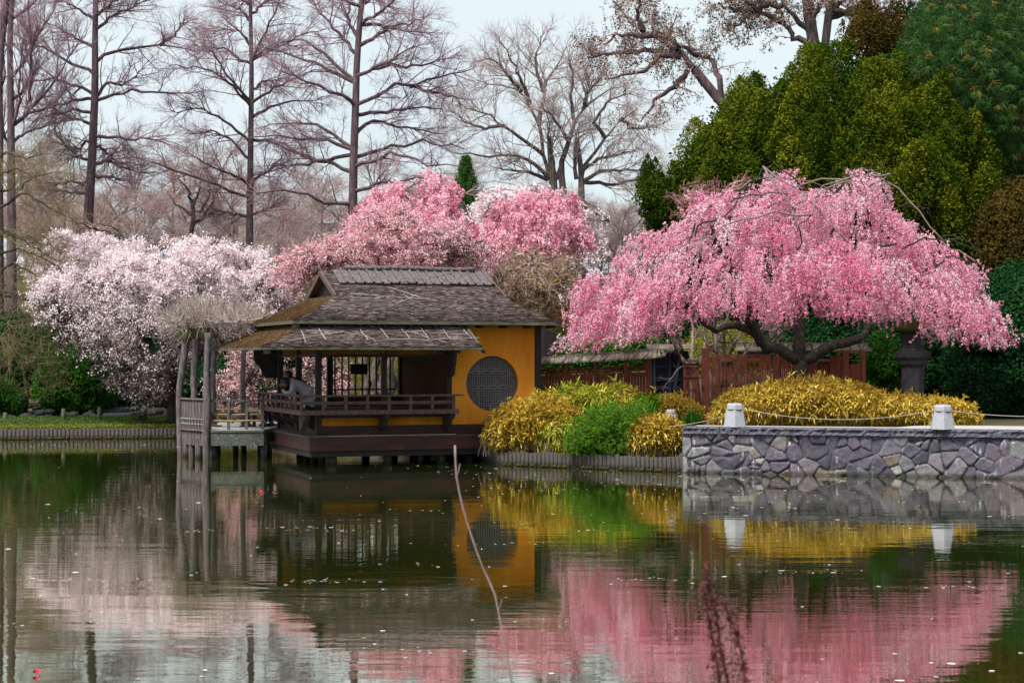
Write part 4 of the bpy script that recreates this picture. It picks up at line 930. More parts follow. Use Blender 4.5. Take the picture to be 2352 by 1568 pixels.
# seated visitor on the deck
q = pt(626, 985, 46.6); o3 = empty('person', (q[0], q[1], DZ), 0, 'person in blue jeans sitting on the deck, mostly hidden behind the balcony', 'person')
mb = MB(); mb.box(-.65, .35, -.12, .2, .40, .44); 
st = empty('bench', (q[0], q[1]+.05, DZ), 0, 'narrow pale-topped seat under the visitor in jeans', 'bench'); mb.build('seat', 'decktop', st)
for s in (-.5, .25): mb = MB(); mb.box(s-.03, s+.03, -.08, .12, 0, .40); mb.build('leg', 'rail', st)
b3 = skin_body('body', [[(.18,0,.53,.12),(.22,0,.68,.12),(.26,0,.84,.13),(.27,0,.97,.10),(.25,0,1.04,.05),(.23,0,1.14,.075)],
    [0,(-.02,-.08,.54,.085),(-.22,-.09,.52,.065),(-.20,-.09,.3,.052),(-.17,-.09,.09,.042),(-.28,-.09,.045,.035)],[0,(-.0,.09,.54,.085),(-.18,.10,.52,.065),(-.10,.10,.3,.052),(-.04,.10,.09,.042),(-.14,.1,.045,.035)],
    [3,(.2,-.17,.93,.05),(.08,-.2,.76,.042),(-.08,-.15,.66,.034)],[3,(.2,.17,.93,.05),(.08,.2,.76,.042),(-.08,.15,.66,.034)]], 'skin', o3)
skin_body('jeans', [[(.18,0,.53,.14),(-.02,-.08,.54,.10),(-.23,-.09,.52,.08),(-.20,-.09,.3,.068),(-.17,-.09,.12,.062)],[0,(-.0,.09,.54,.10),(-.19,.10,.52,.08),(-.10,.10,.3,.068),(-.04,.1,.12,.062)]], 'jeans', o3)
skin_body('jacket', [[(.18,0,.58,.145),(.22,0,.7,.14),(.26,0,.86,.145),(.27,0,.96,.12)],[2,(.2,-.18,.92,.065),(.08,-.21,.76,.055),(-.05,-.17,.68,.045)],[2,(.2,.18,.92,.065),(.08,.21,.76,.055),(-.05,.17,.68,.045)]], 'jeans', o3)
for s, x in ((-.09,-.23),(.10,-.1)): blob('shoe', (x, s, .045), (.13, .05, .045), 'shoe', o3)
blob('hair', (.25,0,1.18), (.10,.09,.10), 'hair', o3); skin_body('hand', [[(-.08,-.15,.66,.03),(-.13,-.15,.64,.032,.02)]]+fingers(-.13,-.15,.64,-1,1), 'skin', o3, sub=1)

# ------------------------------------------------------------------ pond edges
def edging(label, path, ztop, r, seed, jit=.02, group=None):
    rg = random.Random(seed); d = np.r_[0, np.cumsum(np.linalg.norm(np.diff(path, axis=0), axis=1))]; n_ = int(d[-1]/(2*r*.97))
    o = empty('timber_edging', (*path[0][:2], 0), 0, label, 'retaining wall', group)
    for i in range(n_):
        t = d[-1]*(i+.5)/n_; x, y = np.interp(t, d, path[:, 0]), np.interp(t, d, path[:, 1]); zt = (ztop(x) if callable(ztop) else ztop)+rg.uniform(-jit, jit); rr = r*rg.uniform(.85, 1.0)
        m_ = MB(); m_.lathe([(rr, -.6), (rr*1.02, .05), (rr, zt-.015), (rr*.8, zt)], 8, 0, 0, rg.uniform(0, 1)); p = m_.build('log', 'pile', o); p.location = (x-path[0][0], y-path[0][1], 0)
        for f in p.data.polygons: f.use_smooth = True
    return o
edging('row of grey log piles along the pond edge below the bamboo bushes', np.array([pt(1150,1068,41.95)[:2], pt(1300,1073,41.1)[:2], pt(1440,1079,40.2)[:2], pt(1573,1084,39.45)[:2]]), lambda x: .33, .056, 2)
edging('long row of short grey stakes holding the grassy far bank at the left', np.array([(-17.5,54.6),(-16,54.8),(-13,55.5),(-10.6,56.0),(-9.2,55.7)]), .33, .065, 3)
edging('dark stakes along the bank behind the deck and pavilion', np.array([(-9.2,55.7),(-7,54.8),(-4.5,51.3),(-2,47.4),(-.6,43.2),(-.27,42.1)]), .33, .08, 4)
# moss and weed fringe at the waterline
rng = np.random.default_rng(31)
mb = MB()
for (x0, y0, x1, y1, n_) in ((-17,54.6,-10.8,55.9,150), (-.2,41.8,3.7,39.4,70)):
    for i in range(n_):
        t = rng.uniform(); x, y = x0+(x1-x0)*t, y0+(y1-y0)*t-.07; r = rng.uniform(.015,.055)
        mb.lathe([(r*.4,.0),(r,.02),(r*.9,.03+r*.4),(r*.2,.05+r*.7)], 7, x, y, rng.uniform(0,2))
tag(mb.build('moss', 'moss'), 'dark moss clinging to the stakes just above the water', 'moss', kind='stuff')

# stone retaining wall with coping
S0, S1 = pt(1570,1085,39.25)[:2], np.array([13.2, 36.65])
sw = empty('stone_wall', (S0[0], S0[1], 0), 0, 'low purple-grey stone retaining wall with rough coping rising from the pond', 'wall')
wd = norm(S1-S0); wn = np.array([wd[1], -wd[0]]); Lw = np.linalg.norm(S1-S0)
rg = np.random.default_rng(12)
cells = []
gx, gzn = .36, .30
for i in range(-1, int(Lw/gx)+2):
    for j in range(-1, 5): cells.append((i*gx+(.5*gx if j % 2 else 0)+rg.uniform(-.19,.19), j*gzn-.05+rg.uniform(-.16,.16))) if rg.uniform() > .16 else None
cells += [(rg.uniform(0, Lw), rg.uniform(-.1, .9)) for _ in range(34)]
cells = np.array(cells); ctint = rg.uniform(.0, 1, len(cells)); cdep = rg.uniform(0, .035, len(cells)); ctx = rg.normal(size=(len(cells), 2))*.11
nx, nz = int(Lw/.022), 52; X, Z = np.meshgrid(np.linspace(0, Lw, nx), np.linspace(-.25, .90, nz), indexing='ij'); Pq = np.stack([X.ravel(), Z.ravel()], 1)
wob = np.stack([vnoise(np.c_[Pq, Pq[:, :1]*0], 9, 5), vnoise(np.c_[Pq, Pq[:, :1]*0], 9, 6)], 1)*.012
def vor(Pt):
    D = ((Pt[:, None, 0]-cells[None, :, 0])**2+((Pt[:, None, 1]-cells[None, :, 1])*1.05)**2)**.5; o = np.argsort(D, 1)[:, :2]
    return o[:, 0], np.take_along_axis(D, o, 1)
I, D2 = vor(Pq+wob); edge = (D2[:, 1]-D2[:, 0])+.012*vnoise(np.c_[Pq, Pq[:, :1]*0], 4, 9)
rel = np.clip(edge/.045, 0, 1)**.6*.042+cdep[I]*np.clip(edge/.03, 0, 1)+np.sum((Pq-cells[I])*ctx[I], 1)*np.clip(edge/.04, 0, 1)+.008*vnoise(np.c_[Pq, Pq[:, :1]*0], 25, 7)
x = S0[0]+wd[0]*Pq[:, 0]+wn[0]*rel; y = S0[1]+wd[1]*Pq[:, 0]+wn[1]*rel
V = np.stack([x, y, Pq[:, 1]], 1); idx = np.arange(nx*nz).reshape(nx, nz)
Q = np.stack([idx[:-1, :-1], idx[1:, :-1], idx[1:, 1:], idx[:-1, 1:]], -1).reshape(-1, 4)
fe = edge[Q].mean(1); ft_ = np.where(fe < .016, rg.uniform(0, .12, len(Q)), .16+ctint[I[Q[:, 0]]]*.84)
link('stone_face', mesh_np('stone_face', V, Q, M['stonewall'], ft_, smooth=True), sw, True)
mb = MB(); mb.beam((S0[0]+.02, S0[1]+.04, .3), (S0[0]+.3, S0[1]+1.6, .3), .1, 1.2); mb.build('end_return', 'coping', sw, True)
u = 0; zc = 1.035
while u < Lw:
    l = [.9, 1.42, 1.55, 1.3][int(u) % 4]; l = l*rs.uniform(.9, 1.1); e = min(u+l, Lw); m_ = 20
    vs = []; prof = [(.07,-.175),(.12,-.15),(.10,-.08),(.13,-.03),(.10,0),(-.42,0),(-.42,-.175)]
    for i in range(m_+1):
        s = u+.006+(e-u-.012)*i/m_
        for k, (dn, dz) in enumerate(prof):
            j = rs.uniform(-.026, .026) if k < 5 else 0
            vs.append((S0[0]+wd[0]*s+wn[0]*(dn+j), S0[1]+wd[1]*s+wn[1]*(dn+j), zc+dz+(j*.35 if k in (1,2,3) else 0)))
    n7 = len(prof); fs = [(i*n7+k, (i+1)*n7+k, (i+1)*n7+(k+1)%n7, i*n7+(k+1)%n7) for i in range(m_) for k in range(n7)]+[tuple(range(n7)), tuple(range(m_*n7+n7-1, m_*n7-1, -1))]
    mb = MB(); mb.add(vs, fs); mb.build('coping_stone', 'coping', sw, True); u = e
# bollards and rope
def bollard(px, u_py, wpx, label, sc_=1.0, Y=None):
    Y = Y or 39.1; q = pt(px, 983, Y); q[2] = zc; o = empty('bollard', tuple(q), .12, label, 'bollard', 'pale stone bollards on the wall')
    h = .53*sc_; m_ = MB(); m_.lathe([(.285*sc_,0),(.215*sc_,h*.72),(.205*sc_,h*.745)], 6, 0, 0, .3); m_.build('base', 'bollard', o, bevel=.012)
    m_ = MB(); m_.lathe([(.207*sc_,h*.775),(.195*sc_,h*.93),(.165*sc_,h)], 6, 0, 0, .3); m_.build('cap', 'bollard', o, bevel=.014)
    m_ = MB(); m_.lathe([(.20*sc_,h*.74),(.215*sc_,h*.76),(.20*sc_,h*.78)], 20); m_.build('groove_rope', 'rope', o, smooth=True)
    return q, h
def wall_Y(px): # depth of the coping middle at a frame column
    k = (px-1176)/F; t = (k*(S0[1])-S0[0])/(wd[0]-k*wd[1]); return S0[1]+wd[1]*t+.12
b1, h1 = bollard(1687.5, 983, 54, 'pale granite bollard on the wall, the one nearer the bamboo clump', 1, wall_Y(1687))
b2_, h2_ = bollard(2164.5, 978, 55, 'pale granite bollard at the end of the ochre hedge near the grey path', 1, wall_Y(2164)-.1)
b0, h0 = bollard(1541, 985, 40, 'white bollard peeping out of the ochre bamboo leaves', .62, 41.2); 
b9, h9 = bollard(2560, 985, 55, 'pale bollard beyond the photo edge', 1, wall_Y(2560)) if False else (np.array([12.6, 36.9+.1, zc]), .53)
def rope(a, b_, sag, label):
    m_ = MB(); P = [tuple(a+(b_-a)*t-np.array([0, 0, sag*4*t*(1-t)])) for t in np.linspace(0, 1, 40)]; m_.tube(P, .0095, 6); o = m_.build('rope', 'rope', None, smooth=True); tag(o, label, 'rope', 'ropes between the bollards')
up_ = np.array([0, 0, .4]); rope(b1+up_+np.array([.21,0,0]), b2_+up_-np.array([.21,0,0]), .21, 'pale rope sagging between the two big bollards in front of the hedge')
rope(pt(1528,979,40.4), b1+up_-np.array([.2,0,.14]), .05, 'short pale rope running from the bamboo leaves up to a bollard'); rope(b2_+up_+np.array([.2,0,0]), b9+up_-np.array([.2,0,.03]), .09, 'pale rope running from the last bollard out of the picture over the path')

# ------------------------------------------------------------------ fences, gate, lantern
YF = 45.2
def fpt(px, py, Y=YF): return pt(px, py, Y)
fn1 = empty('roofed_fence', tuple(fpt(1235, 960)), 0, 'brown board fence with open slots and a mossy plank roof joining the pavilion', 'fence')
tops = [(1212,838),(1230,837),(1300,833),(1400,828),(1500,822)]
def lx(x, L): return float(np.interp(x, [q[0] for q in L], [q[1] for q in L]))
eL = [(1205,835),(1228,837),(1300,832),(1400,827),(1500,821.5),(1533,815)]; tL = [(1228,823),(1300,817),(1400,811),(1500,803.5),(1505,803)]
n_ = 30; edges_ = np.linspace(1207, 1530, n_+1)
mb = MB()
for i in range(n_):
    a, b_ = edges_[i]+.5, edges_[i+1]-.3; j = rs.uniform(-.012, .012); t = rs.random()
    f0, f1 = fpt(a, lx(a, eL), YF-.45), fpt(b_, lx(b_, eL), YF-.45); g0, g1 = fpt(max(a, 1230)+3, lx(a, tL), YF+.05), fpt(min(b_+3, 1508), lx(b_, tL), YF+.05)
    d = np.array([0, 0, .02+j]); mb.add([f0+d, f1+d, g1+d, g0+d, f0-np.array([0,0,.02]), f1-np.array([0,0,.02])], [(0,1,2,3),(4,5,1,0)], t)
a, b_ = fpt(1230,821,YF+.05), fpt(1505,803,YF+.05); mb.add([a,b_,b_+np.array([0,.5,-.18]),a+np.array([0,.5,-.18])], [(0,1,2,3)], .4)
rf = mb.build('roof', 'fenceroof', fn1, True)
mb = MB()
for a, b_ in ((1232,1300),(1296,1372),(1368,1440),(1437,1500)): mb.beam(fpt(a,lx(a,tL)+1,YF),fpt(b_,lx(b_,tL)+rs.uniform(-1,1),YF),.14,.07)
mb.build('ridge_board', 'greywood', rf, True)
for p in (1250,1290,1325,1352,1385,1420,1452,1478): mb = MB(); mb.beam(fpt(p,lx(p,eL)-1,YF-.5), fpt(p+17,lx(p,tL)-1,YF), .03,.03); mb.build('batten', 'greywood', rf, True)
fps = [1235, 1300, 1368, 1437, 1489]
for k, p in enumerate(fps):
    r = .05 if k < 4 else .065; a = fpt(p, lx(p, eL)-2); mb = MB(); mb.box(a[0]-r, a[0]+r, YF-.06, YF+.06, .95, a[2]); mb.build('post', 'fence', fn1, True)
for k in range(4):
    a_, b_ = fps[k], fps[k+1]; ym = lambda x: np.interp(x, (1235, 1489), (868, 859))
    mb = MB(); mb.beam(fpt(a_+5, ym(a_)), fpt(b_-6, ym(b_)), .04, .12); mb.beam(fpt(a_+5, ym(a_)-9.5), fpt(b_-6, ym(b_)-9.5), .04, .05); mb.build('mid_rail', 'fence', fn1, True)
    mb = MB(); mb.tube([fpt(a_+5, ym(a_)-17), fpt((a_+b_)/2, ym(a_)-18), fpt(b_-6, ym(b_)-17.5)], .033, 8); mb.build('round_bar', 'fence', fn1, True, True)
    mb = MB(); c = fpt(a_+5, 0); e = fpt(b_-6, 0); m_ = int((e[0]-c[0])/.075)
    for i in range(m_):
        x0 = c[0]+(e[0]-c[0])*i/m_; x1 = c[0]+(e[0]-c[0])*(i+1)/m_-.008; dy = rs.uniform(0, .015); mb.box(x0, x1, YF+dy, YF+.025+dy, .95, fpt(0, float(ym(a_))+2)[2])
    mb.build('board_panel', 'fence', fn1, True)
# blue-black door and small roof behind
dr = empty('shed', tuple(fpt(1545, 950, 47.5)), 0, 'blue-black board shed front between the two brown fences', 'shed')
a, b_ = pt(1494,800,47.5), pt(1580,800,47.5); mb = MB(); mb.box(a[0], b_[0], 47.5, 48.6, 1.0, pt(0,806,47.5)[2]); mb.build('wall', 'navy', dr, True)
for p in (1494,1503,1538,1566,1578): q = pt(p,0,47.4); mb = MB(); mb.box(q[0]-.04,q[0]+.04,47.38,47.498,1.0,pt(0,808,47.4)[2]); mb.build('board', 'navy', dr, True)
for y in (822,842,872,890): mb = MB(); z=pt(0,y,47.4)[2]; mb.box(a[0]+.1, b_[0]-.1, 47.42, 47.497, z-.035, z+.035); mb.build('rail', 'navy', dr, True)
mb = MB(); mb.beam(pt(1548,905,47.2), pt(1562,812,47.2), .07, .05, up=(0,1,0)); mb.build('brace', 'navy', dr, True)
mb = MB()
for i in range(9):
    p = 1486+i*11.5; mb.add([pt(p,800,47),pt(p+11,800,47),pt(p+9,790,48),pt(p-2,790,48)], [(0,1,2,3)], rs.random()); mb.add([pt(p,803,47),pt(p+11,803,47),pt(p+11,800,47),pt(p,800,47)], [(0,1,2,3)], .3)
mb.build('roof', 'fenceroof', dr, True)
# lattice-topped gate
gt = empty('gate', tuple(fpt(1588, 960, 45)), 0, 'narrow brown gate with diagonal lattice window beside the tall post', 'gate')
Yg = 45.0; gp = lambda x, y: pt(x, y, Yg)
def fb_(mb, x0, x1, y0, y1, d0=0, d1=.05, Y=Yg):
    a = pt(x0, y1, Y); b_ = pt(x1, y0, Y); mb.box(a[0], b_[0], Y+d0, Y+d1, a[2], b_[2])
mb = MB(); fb_(mb, 1570, 1575, 832, 955); fb_(mb, 1599.5, 1606, 832, 955); fb_(mb, 1575.1, 1599.4, 834, 841); fb_(mb, 1575.1, 1599.4, 863, 872); mb.build('frame', 'fence', gt, True)
mb = MB(); fb_(mb, 1568, 1606, 826, 831.5, -.06, .08); mb.build('cap_rail', 'rail', gt, True)
for y in (863, 839): mb = MB(); fb_(mb, 1569.5, 1602, y, y+3, -.03, -.002); mb.build('window_rail', 'rail', gt, True)
mb = MB(); a, b_ = gp(1575.5, 863), gp(1599, 842)
for k in range(-4, 9):
    for s, dy in ((1, .01), (-1, .028)):
        x0 = a[0]+k*.048 if s > 0 else b_[0]-k*.048; t0, t1 = 0, b_[2]-a[2]
        xs_, xe = x0, x0+s*t1
        lo_, hi = a[0], b_[0]
        ta = 0 if lo_ <= xs_ <= hi else ((lo_-xs_) if s > 0 else (xs_-hi)); tb = min(t1, (hi-xs_) if s > 0 else (xs_-lo_))
        if ta < 0 or tb-ta < .03: continue
        mb.beam((xs_+s*ta, Yg+dy, a[2]+ta), (xs_+s*tb, Yg+dy, a[2]+tb), .012, .014, up=(0,1,0))
mb.build('lattice', 'fence', gt, True)
mb = MB()
for x0, x1 in ((1575.2,1578.2),(1581.5,1586),(1589.5,1594),(1595.5,1599.4)): fb_(mb, x0, x1, 872.5, 955, .005, .03)
fb_(mb, 1575.1, 1599.4, 893, 896, -.01, .004); mb.build('board_panel', 'fence', gt, True)
# tall post and long slatted fence
gp_ = empty('gate_post', tuple(pt(1621, 955, 44.8)), 0, 'tallest square red-brown post, at the left end of the slatted fence', 'post')
mb = MB(); fb_(mb, 1612.8, 1630, 799, 970, 0, .19, 44.8); mb.build('shaft', 'fence', gp_, True, bevel=.01); mb = MB(); fb_(mb, 1611.8, 1615.8, 886, 894, -.03, -.002, 44.8); mb.build('latch', 'dark', gp_, True)
fn2 = empty('slatted_fence', tuple(pt(1790, 960, 45.4)), 0, 'long red-brown fence of narrow upright slats behind the ochre hedge', 'fence')
Y2 = 45.5; tp = lambda x: float(np.interp(x, (1632, 1770, 1948), (811.5, 814, 817)))
def slats(x0, x1, n_, y1=965, d=0, top=None):
    m_ = MB(); w_ = (x1-x0)/n_
    for i in range(n_): fb_(m_, x0+i*w_+.6, x0+(i+1)*w_-.6, (top or tp(x0))+rs.uniform(0, 1), y1, d, d+.03, Y2)
    m_.build('slat_panel', 'fence', fn2, True)
slats(1635.5,1656.5,6); slats(1685,1716,8); slats(1746,1773,7); slats(1791,1823,7); slats(1853,1877,5); slats(1906,1936,7)
slats(1658,1685,9, d=.06); slats(1717,1746,10, d=.06); slats(1878,1905,8, d=.06, top=828)
for x0, x1 in ((1656.5,1685),(1716,1745.5)):
    for y in (822,864): mb = MB(); fb_(mb, x0, x1, y, y+7.5, -.02, .02, Y2); mb.build('cross_rail', 'fence', fn2, True)
for y in (824,862): mb = MB(); fb_(mb, 1878, 1905, y, y+6, -.02, .02, Y2); mb.build('weathered_cross_rail', 'rail', fn2, True)
mb = MB(); fb_(mb, 1634, 1940, 884, 889, .09, .14, Y2); fb_(mb, 1634, 1940, 824, 829, .09, .14, Y2); mb.build('back_rail', 'fence', fn2, True)
for x0, x1, t in ((1776,1790,815),(1823,1829,818),(1936,1949,810)): mb = MB(); fb_(mb, x0, x1, t, 965, -.05, .08, Y2); mb.build('post', 'fence', fn2, True)
fn3 = empty('roofed_fence', tuple(pt(1900, 960, 46)), 0, 'brown fence end with plank roof reaching behind the cherry trunk to the lantern', 'fence')
Y3 = 46.2; mb = MB(); n_ = 14
for i in range(n_):
    a = 1692+i*(306/n_); b_ = a+306/n_-1; t = rs.uniform(.2, 1); j = rs.uniform(-.01, .01)
    mb.add([pt(a,803.5,Y3-.5)+j, pt(b_,803.5,Y3-.5)+j, pt(b_-6,788,Y3+.1)+j, pt(a-1,788,Y3+.1)+j, pt(a,806.5,Y3-.5), pt(b_,806.5,Y3-.5)], [(0,1,2,3),(4,5,1,0)], t)
    if i % 2: mb.beam(pt(a,803,Y3-.52), pt(a+12,788,Y3+.05), .03, .03, .3)
mb.build('roof', 'fenceroof', fn3, True)
mb = MB(); mb.beam(pt(1692,788,Y3+.1), pt(1995,789,Y3+.1), .1, .06); mb.beam(pt(1990,800,Y3-.4), pt(2004,806,Y3-.5), .08, .07); mb.build('ridge_board', 'greywood', fn3, True)
mb = MB(); fb_(mb, 1949, 1978, 836, 842, 0, .05, Y2); fb_(mb, 1949, 1978, 826, 828, 0, .03, Y2); fb_(mb, 1928, 1990, 806, 811, -.02, .1, Y2+.1); mb.build('rail', 'fence', fn3, True)
mb = MB(); [fb_(mb, 1949.5+i*4.8, 1953.9+i*4.8, 842.5, 965, .005, .03, Y2) for i in range(6)]; mb.build('board_panel', 'fence', fn3, True)
mb = MB(); fb_(mb, 1979, 1987.5, 802, 965, -.06, .06, Y2); mb.build('post', 'fence', fn3, True)
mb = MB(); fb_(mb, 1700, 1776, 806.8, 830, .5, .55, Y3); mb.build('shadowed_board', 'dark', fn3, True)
# stone lantern
lt = pt(2096, 960, 45.5); ln = empty('stone_lantern', (lt[0], 45.5, 1.03), .35, 'tall dark stone lantern with broad mossy cap behind the hedge', 'lantern')
zz = lambda y: pt(0, y, 45.5)[2]-1.03
def ring(name, prof, n_, mat='lantern', rot=0, bev=.01): m_ = MB(); m_.lathe(prof, n_, 0, 0, rot); return m_.build(name, mat, ln, bevel=bev)
ring('base', [(.52,-.05),(.5,.12),(.4,.2)], 6); ring('shaft', [(.315,.2),(.30,zz(880)),(.305,zz(843))], 8)
ring('platform', [(.31,zz(843)),(.38,zz(836)),(.40,zz(828)),(.455,zz(822)),(.47,zz(819)),(.47,zz(808)),(.43,zz(807))], 8)
fb2 = ring('firebox', [(.36,zz(806.8)),(.35,zz(803)),(.315,zz(801)),(.315,zz(766)),(.34,zz(764))], 6, rot=.1)
m_ = MB(); m_.lathe([(.055,0),(.075,.012),(.075,.02),(.05,.02)], 16); o = m_.build('round_carving', 'coping', fb2); o.rotation_euler = (PI/2, 0, -.35); o.location = (.10, -.29, zz(786))
ring('cap', [(.5,zz(764)),(.58,zz(762)),(.60,zz(755)),(.50,zz(744)),(.36,zz(733)),(.2,zz(726)),(.12,zz(722))], 6, 'moss', .1, .03)
ring('finial', [(.08,zz(722)),(.14,zz(715)),(.12,zz(706)),(.03,zz(698))], 10)
q = pt(2033, 740, 49); mb = MB(); mb.tube([(q[0],49,1.2),(q[0],49,4.4)], .05, 8); mb.tube([(q[0],49,4.35),(q[0],49,4.6)], [.11,.13], 8); tag(mb.build('lamp_post', 'navy', None), 'slim blue-grey lamp post behind the drooping pink branches', 'lamp post')

# ------------------------------------------------------------------ left bank: boulders, steps, stakes, grass
def boulder(c, r, seed, label, group='mossy boulders along the left bank'):
    bm = bmesh.new(); bmesh.ops.create_icosphere(bm, subdivisions=3, radius=1); P = np.array([v.co for v in bm.verts])
    k = 1+.13*vnoise(P, 2.2, seed)+.04*vnoise(P, 6, seed+1)
    for v, q, kk in zip(bm.verts, P, k): v.co = Vector((q[0]*r[0]*kk, q[1]*r[1]*kk, max(q[2]*r[2]*kk, -r[2]*.7)))
    for f in bm.faces: f.smooth = True
    me = bpy.data.meshes.new('boulder'); bm.to_mesh(me); bm.free(); me.materials.append(M['boulder']); o = link('boulder', me); o.location = c; o.rotation_euler = (0, 0, rs.uniform(-.3,.3))
    tag(o, label, 'boulder', group)
BLD = [(8,957,14,6),(24,958,14,7),(38,948,13,8),(52,943,12,9),(30,940,13,6),(60,956,14,8),(76,959,11,6),(92,948,14,8),(98,960,11,6),(112,958,10,7),(116,946,12,7),(131,961,15,6),(150,954,13,8),(168,953,14,8),(184,960,14,7),(203,954,13,7),(214,944,12,7),(216,958,13,7),(243,958,13,6),(3,948,12,8),(70,932,14,7),(86,938,11,6),(325,948,14,7),(346,950,12,7),(312,938,12,6),(365,945,13,8)]
for i, (x, y, rx, ry) in enumerate(BLD):
    Yb = 60.8+(958-y)*.06; q = pt(x, y, Yb); s = Yb/F
    boulder(tuple(q), (rx*s*.95, .28, ry*s*1.1), 40+i, 'mossy grey boulder in the low row behind the left grass strip')
for i, (x, y, rx, ry) in enumerate([(1,925,12,8),(232,934,13,7),(250,930,9,6),(220,920,14,8),(275,917,11,5),(200,928,12,7)]):
    q = pt(x, y, 62.5); s = 62.5/F; boulder(tuple(q), (rx*s, .3, ry*s), 80+i, 'dark boulder lying above the steps bank under the green bushes', 'dark boulders around the steps')
for i, (x0, x1, y, h, lab) in enumerate([(236,300,956,7,'lowest grey stone step on the left bank'),(231,290,944,8,'middle grey stone step on the left bank'),(215,262,931,8,'topmost grey stone step on the left bank')]):
    Yb = 61.2+i*.75; a, b_ = pt(x0, y, Yb), pt(x1, y-h, Yb); mb = MB(); mb.box(a[0], b_[0], Yb, Yb+.8, a[2]-.3, b_[2]); o = mb.build('stone_step', 'step', None, bevel=.03); tag(o, lab, 'step')
for x, y0, y1, lab in ((12,947,968,'low wooden stake at the far left edge of the bank'),(146,938,964,'wooden stake standing among the boulders under the green bushes'),(228.5,934,963,'wooden stake just left of the stone steps'),(333,933,957,'wooden stake right of the stone steps'),(213,966,976,'stubby dark stake in the grass strip')):
    Yb = 58.9; q = pt(x, y1, Yb); r = .075 if x != 213 else .05; mb = MB(); mb.lathe([(r,-.25),(r*.95,(y1-y0)/F*Yb-.02),(r*.7,(y1-y0)/F*Yb)], 9); o = mb.build('stake', 'fascia', None, smooth=True); o.location = q; tag(o, lab, 'stake')
q = pt(323, 960, 58.5); o = empty('light_box', tuple(q), .1, 'small grey utility box on a dark stand near the cherry trunk', 'box'); mb = MB(); mb.box(-.07,.07,-.07,.07,-.1,.09); mb.build('stand', 'dark', o); mb = MB(); mb.box(-.10,.10,-.1,.1,.09,.19); mb.build('box_head', 'coping', o, bevel=.01)
rng = np.random.default_rng(77)
def grass(name, label, n_, x0, x1, d0, d1, L, seed, tr=(0,1), lean=.5):
    r = np.random.default_rng(seed); x = r.uniform(x0, x1, n_); y = shore(x)+r.uniform(d0, d1, n_); z = ground_z(x, y)
    P = np.stack([x, y, z], 1); D = norm(np.stack([r.normal(size=n_)*lean, r.normal(size=n_)*lean-.2, np.ones(n_)], 1))
    V, Q = blades(P, D, r.uniform(.5, 1.2, n_)*L, np.full(n_, .018), r, 1.1); t = np.repeat(np.clip(r.uniform(tr[0], tr[1], n_), 0, 1), 2)
    tag(link(name, mesh_np(name, V, Q, M['grassm'], t)), label, 'grass', kind='stuff')
grass('grass', 'long green grass on the strip of bank behind the stakes', 26000, -17.5, -8.8, .12, 5.2, .24, 1, (0,.75))
grass('dry_grass', 'yellowed grass hanging over the far bank stakes', 7000, -17.5, -9, .03, .7, .28, 2, (.6,1.1), .8)
mb = MB(); a = [pt(x, 969+2*math.sin(x), 57.5) for x in np.linspace(345, 408, 12)]
V, Q = cards(np.stack([rng.uniform(-12.2,-10.9,1500), 56.9+rng.uniform(0,1.1,1500), np.full(1500,.47)],1), .06, rng, .4, np.tile([[0,0,1.]],(1500,1)), .8)
tag(link('bark_mulch', mesh_np('bark_mulch', V, Q, M['brownleaf'], rng.uniform(.6,1,1500))), 'reddish bark mulch at the end of the grass', 'mulch', kind='stuff')
x = rng.uniform(-22, -4, 9000); y = shore(x)+rng.uniform(4.5, 16, 9000)
V, Q = cards(np.stack([x, y, ground_z(x, y)+.02], 1), .10, rng, .5, np.tile([[0,0,1.]],(9000,1)), .8)
tag(link('leaf_litter', mesh_np('leaf_litter', V, Q, M['bud'], rng.uniform(0,.5,9000))), 'brown fallen leaves on the slope under the bushes', 'leaf litter', kind='stuff')

# ------------------------------------------------------------------ ochre dwarf bamboo and shrubs in front
def sasa(name, label, top, bot, Y, R, seed, n_, L, W, mat='sasa', dirmix=.9, up=.25, droop=.5, cat='shrub', group=None, rosette=5, stems=True):
    rng = np.random.default_rng(seed); m = n_//rosette
    P, N, _, _ = sample_crown(rng, m, top, bot, Y, R, front=.8, fill=.35); m = len(P)
    root = empty(name, pt((top[0][0]+top[-1][0])/2, env(bot)((top[0][0]+top[-1][0])/2), Y), 0, label, cat, group)
    sh = rng.uniform(size=m) < .05; P[sh] += N[sh]*rng.uniform(.05, .2, sh.sum())[:, None]+np.array([0, 0, .05]); i = np.repeat(np.arange(m), rosette); D = norm(N[i]*dirmix+rng.normal(size=(len(i), 3))*.6+np.array([0, -.2, up]))
    V, Q = blades(P[i]+rng.normal(size=(len(i), 3))*.02, D, L*rng.uniform(.6, 1.25, len(i)), np.full(len(i), W)*rng.uniform(.7, 1.2, len(i)), rng, droop)
    ct = rng.uniform(size=m); t = np.clip(ct[i]*.35+rng.uniform(size=len(i))*.6+.02+.09*vnoise(P[i], 1.3, seed), 0, 1)
    link('leaves', mesh_np('leaves', V, Q, M[mat], np.repeat(t, 2)), root, True)
    if stems:
        k = rng.choice(m, min(m, 500), replace=False); A = P[k].copy(); A[:, 2] = np.maximum(A[:, 2]-rng.uniform(.3, .9, len(k)), .2); A[:, :2] += rng.normal(size=(len(k), 2))*.12; A[:, 1] += .15
        V, Q = tube_arrays(np.stack([A, (A+P[k])/2+rng.normal(size=A.shape)*.02, P[k]], 1), np.full((len(k), 3), .004), 3); link('stems', mesh_np('stems', V, Q, M['twig_red']), root, True)
    return root
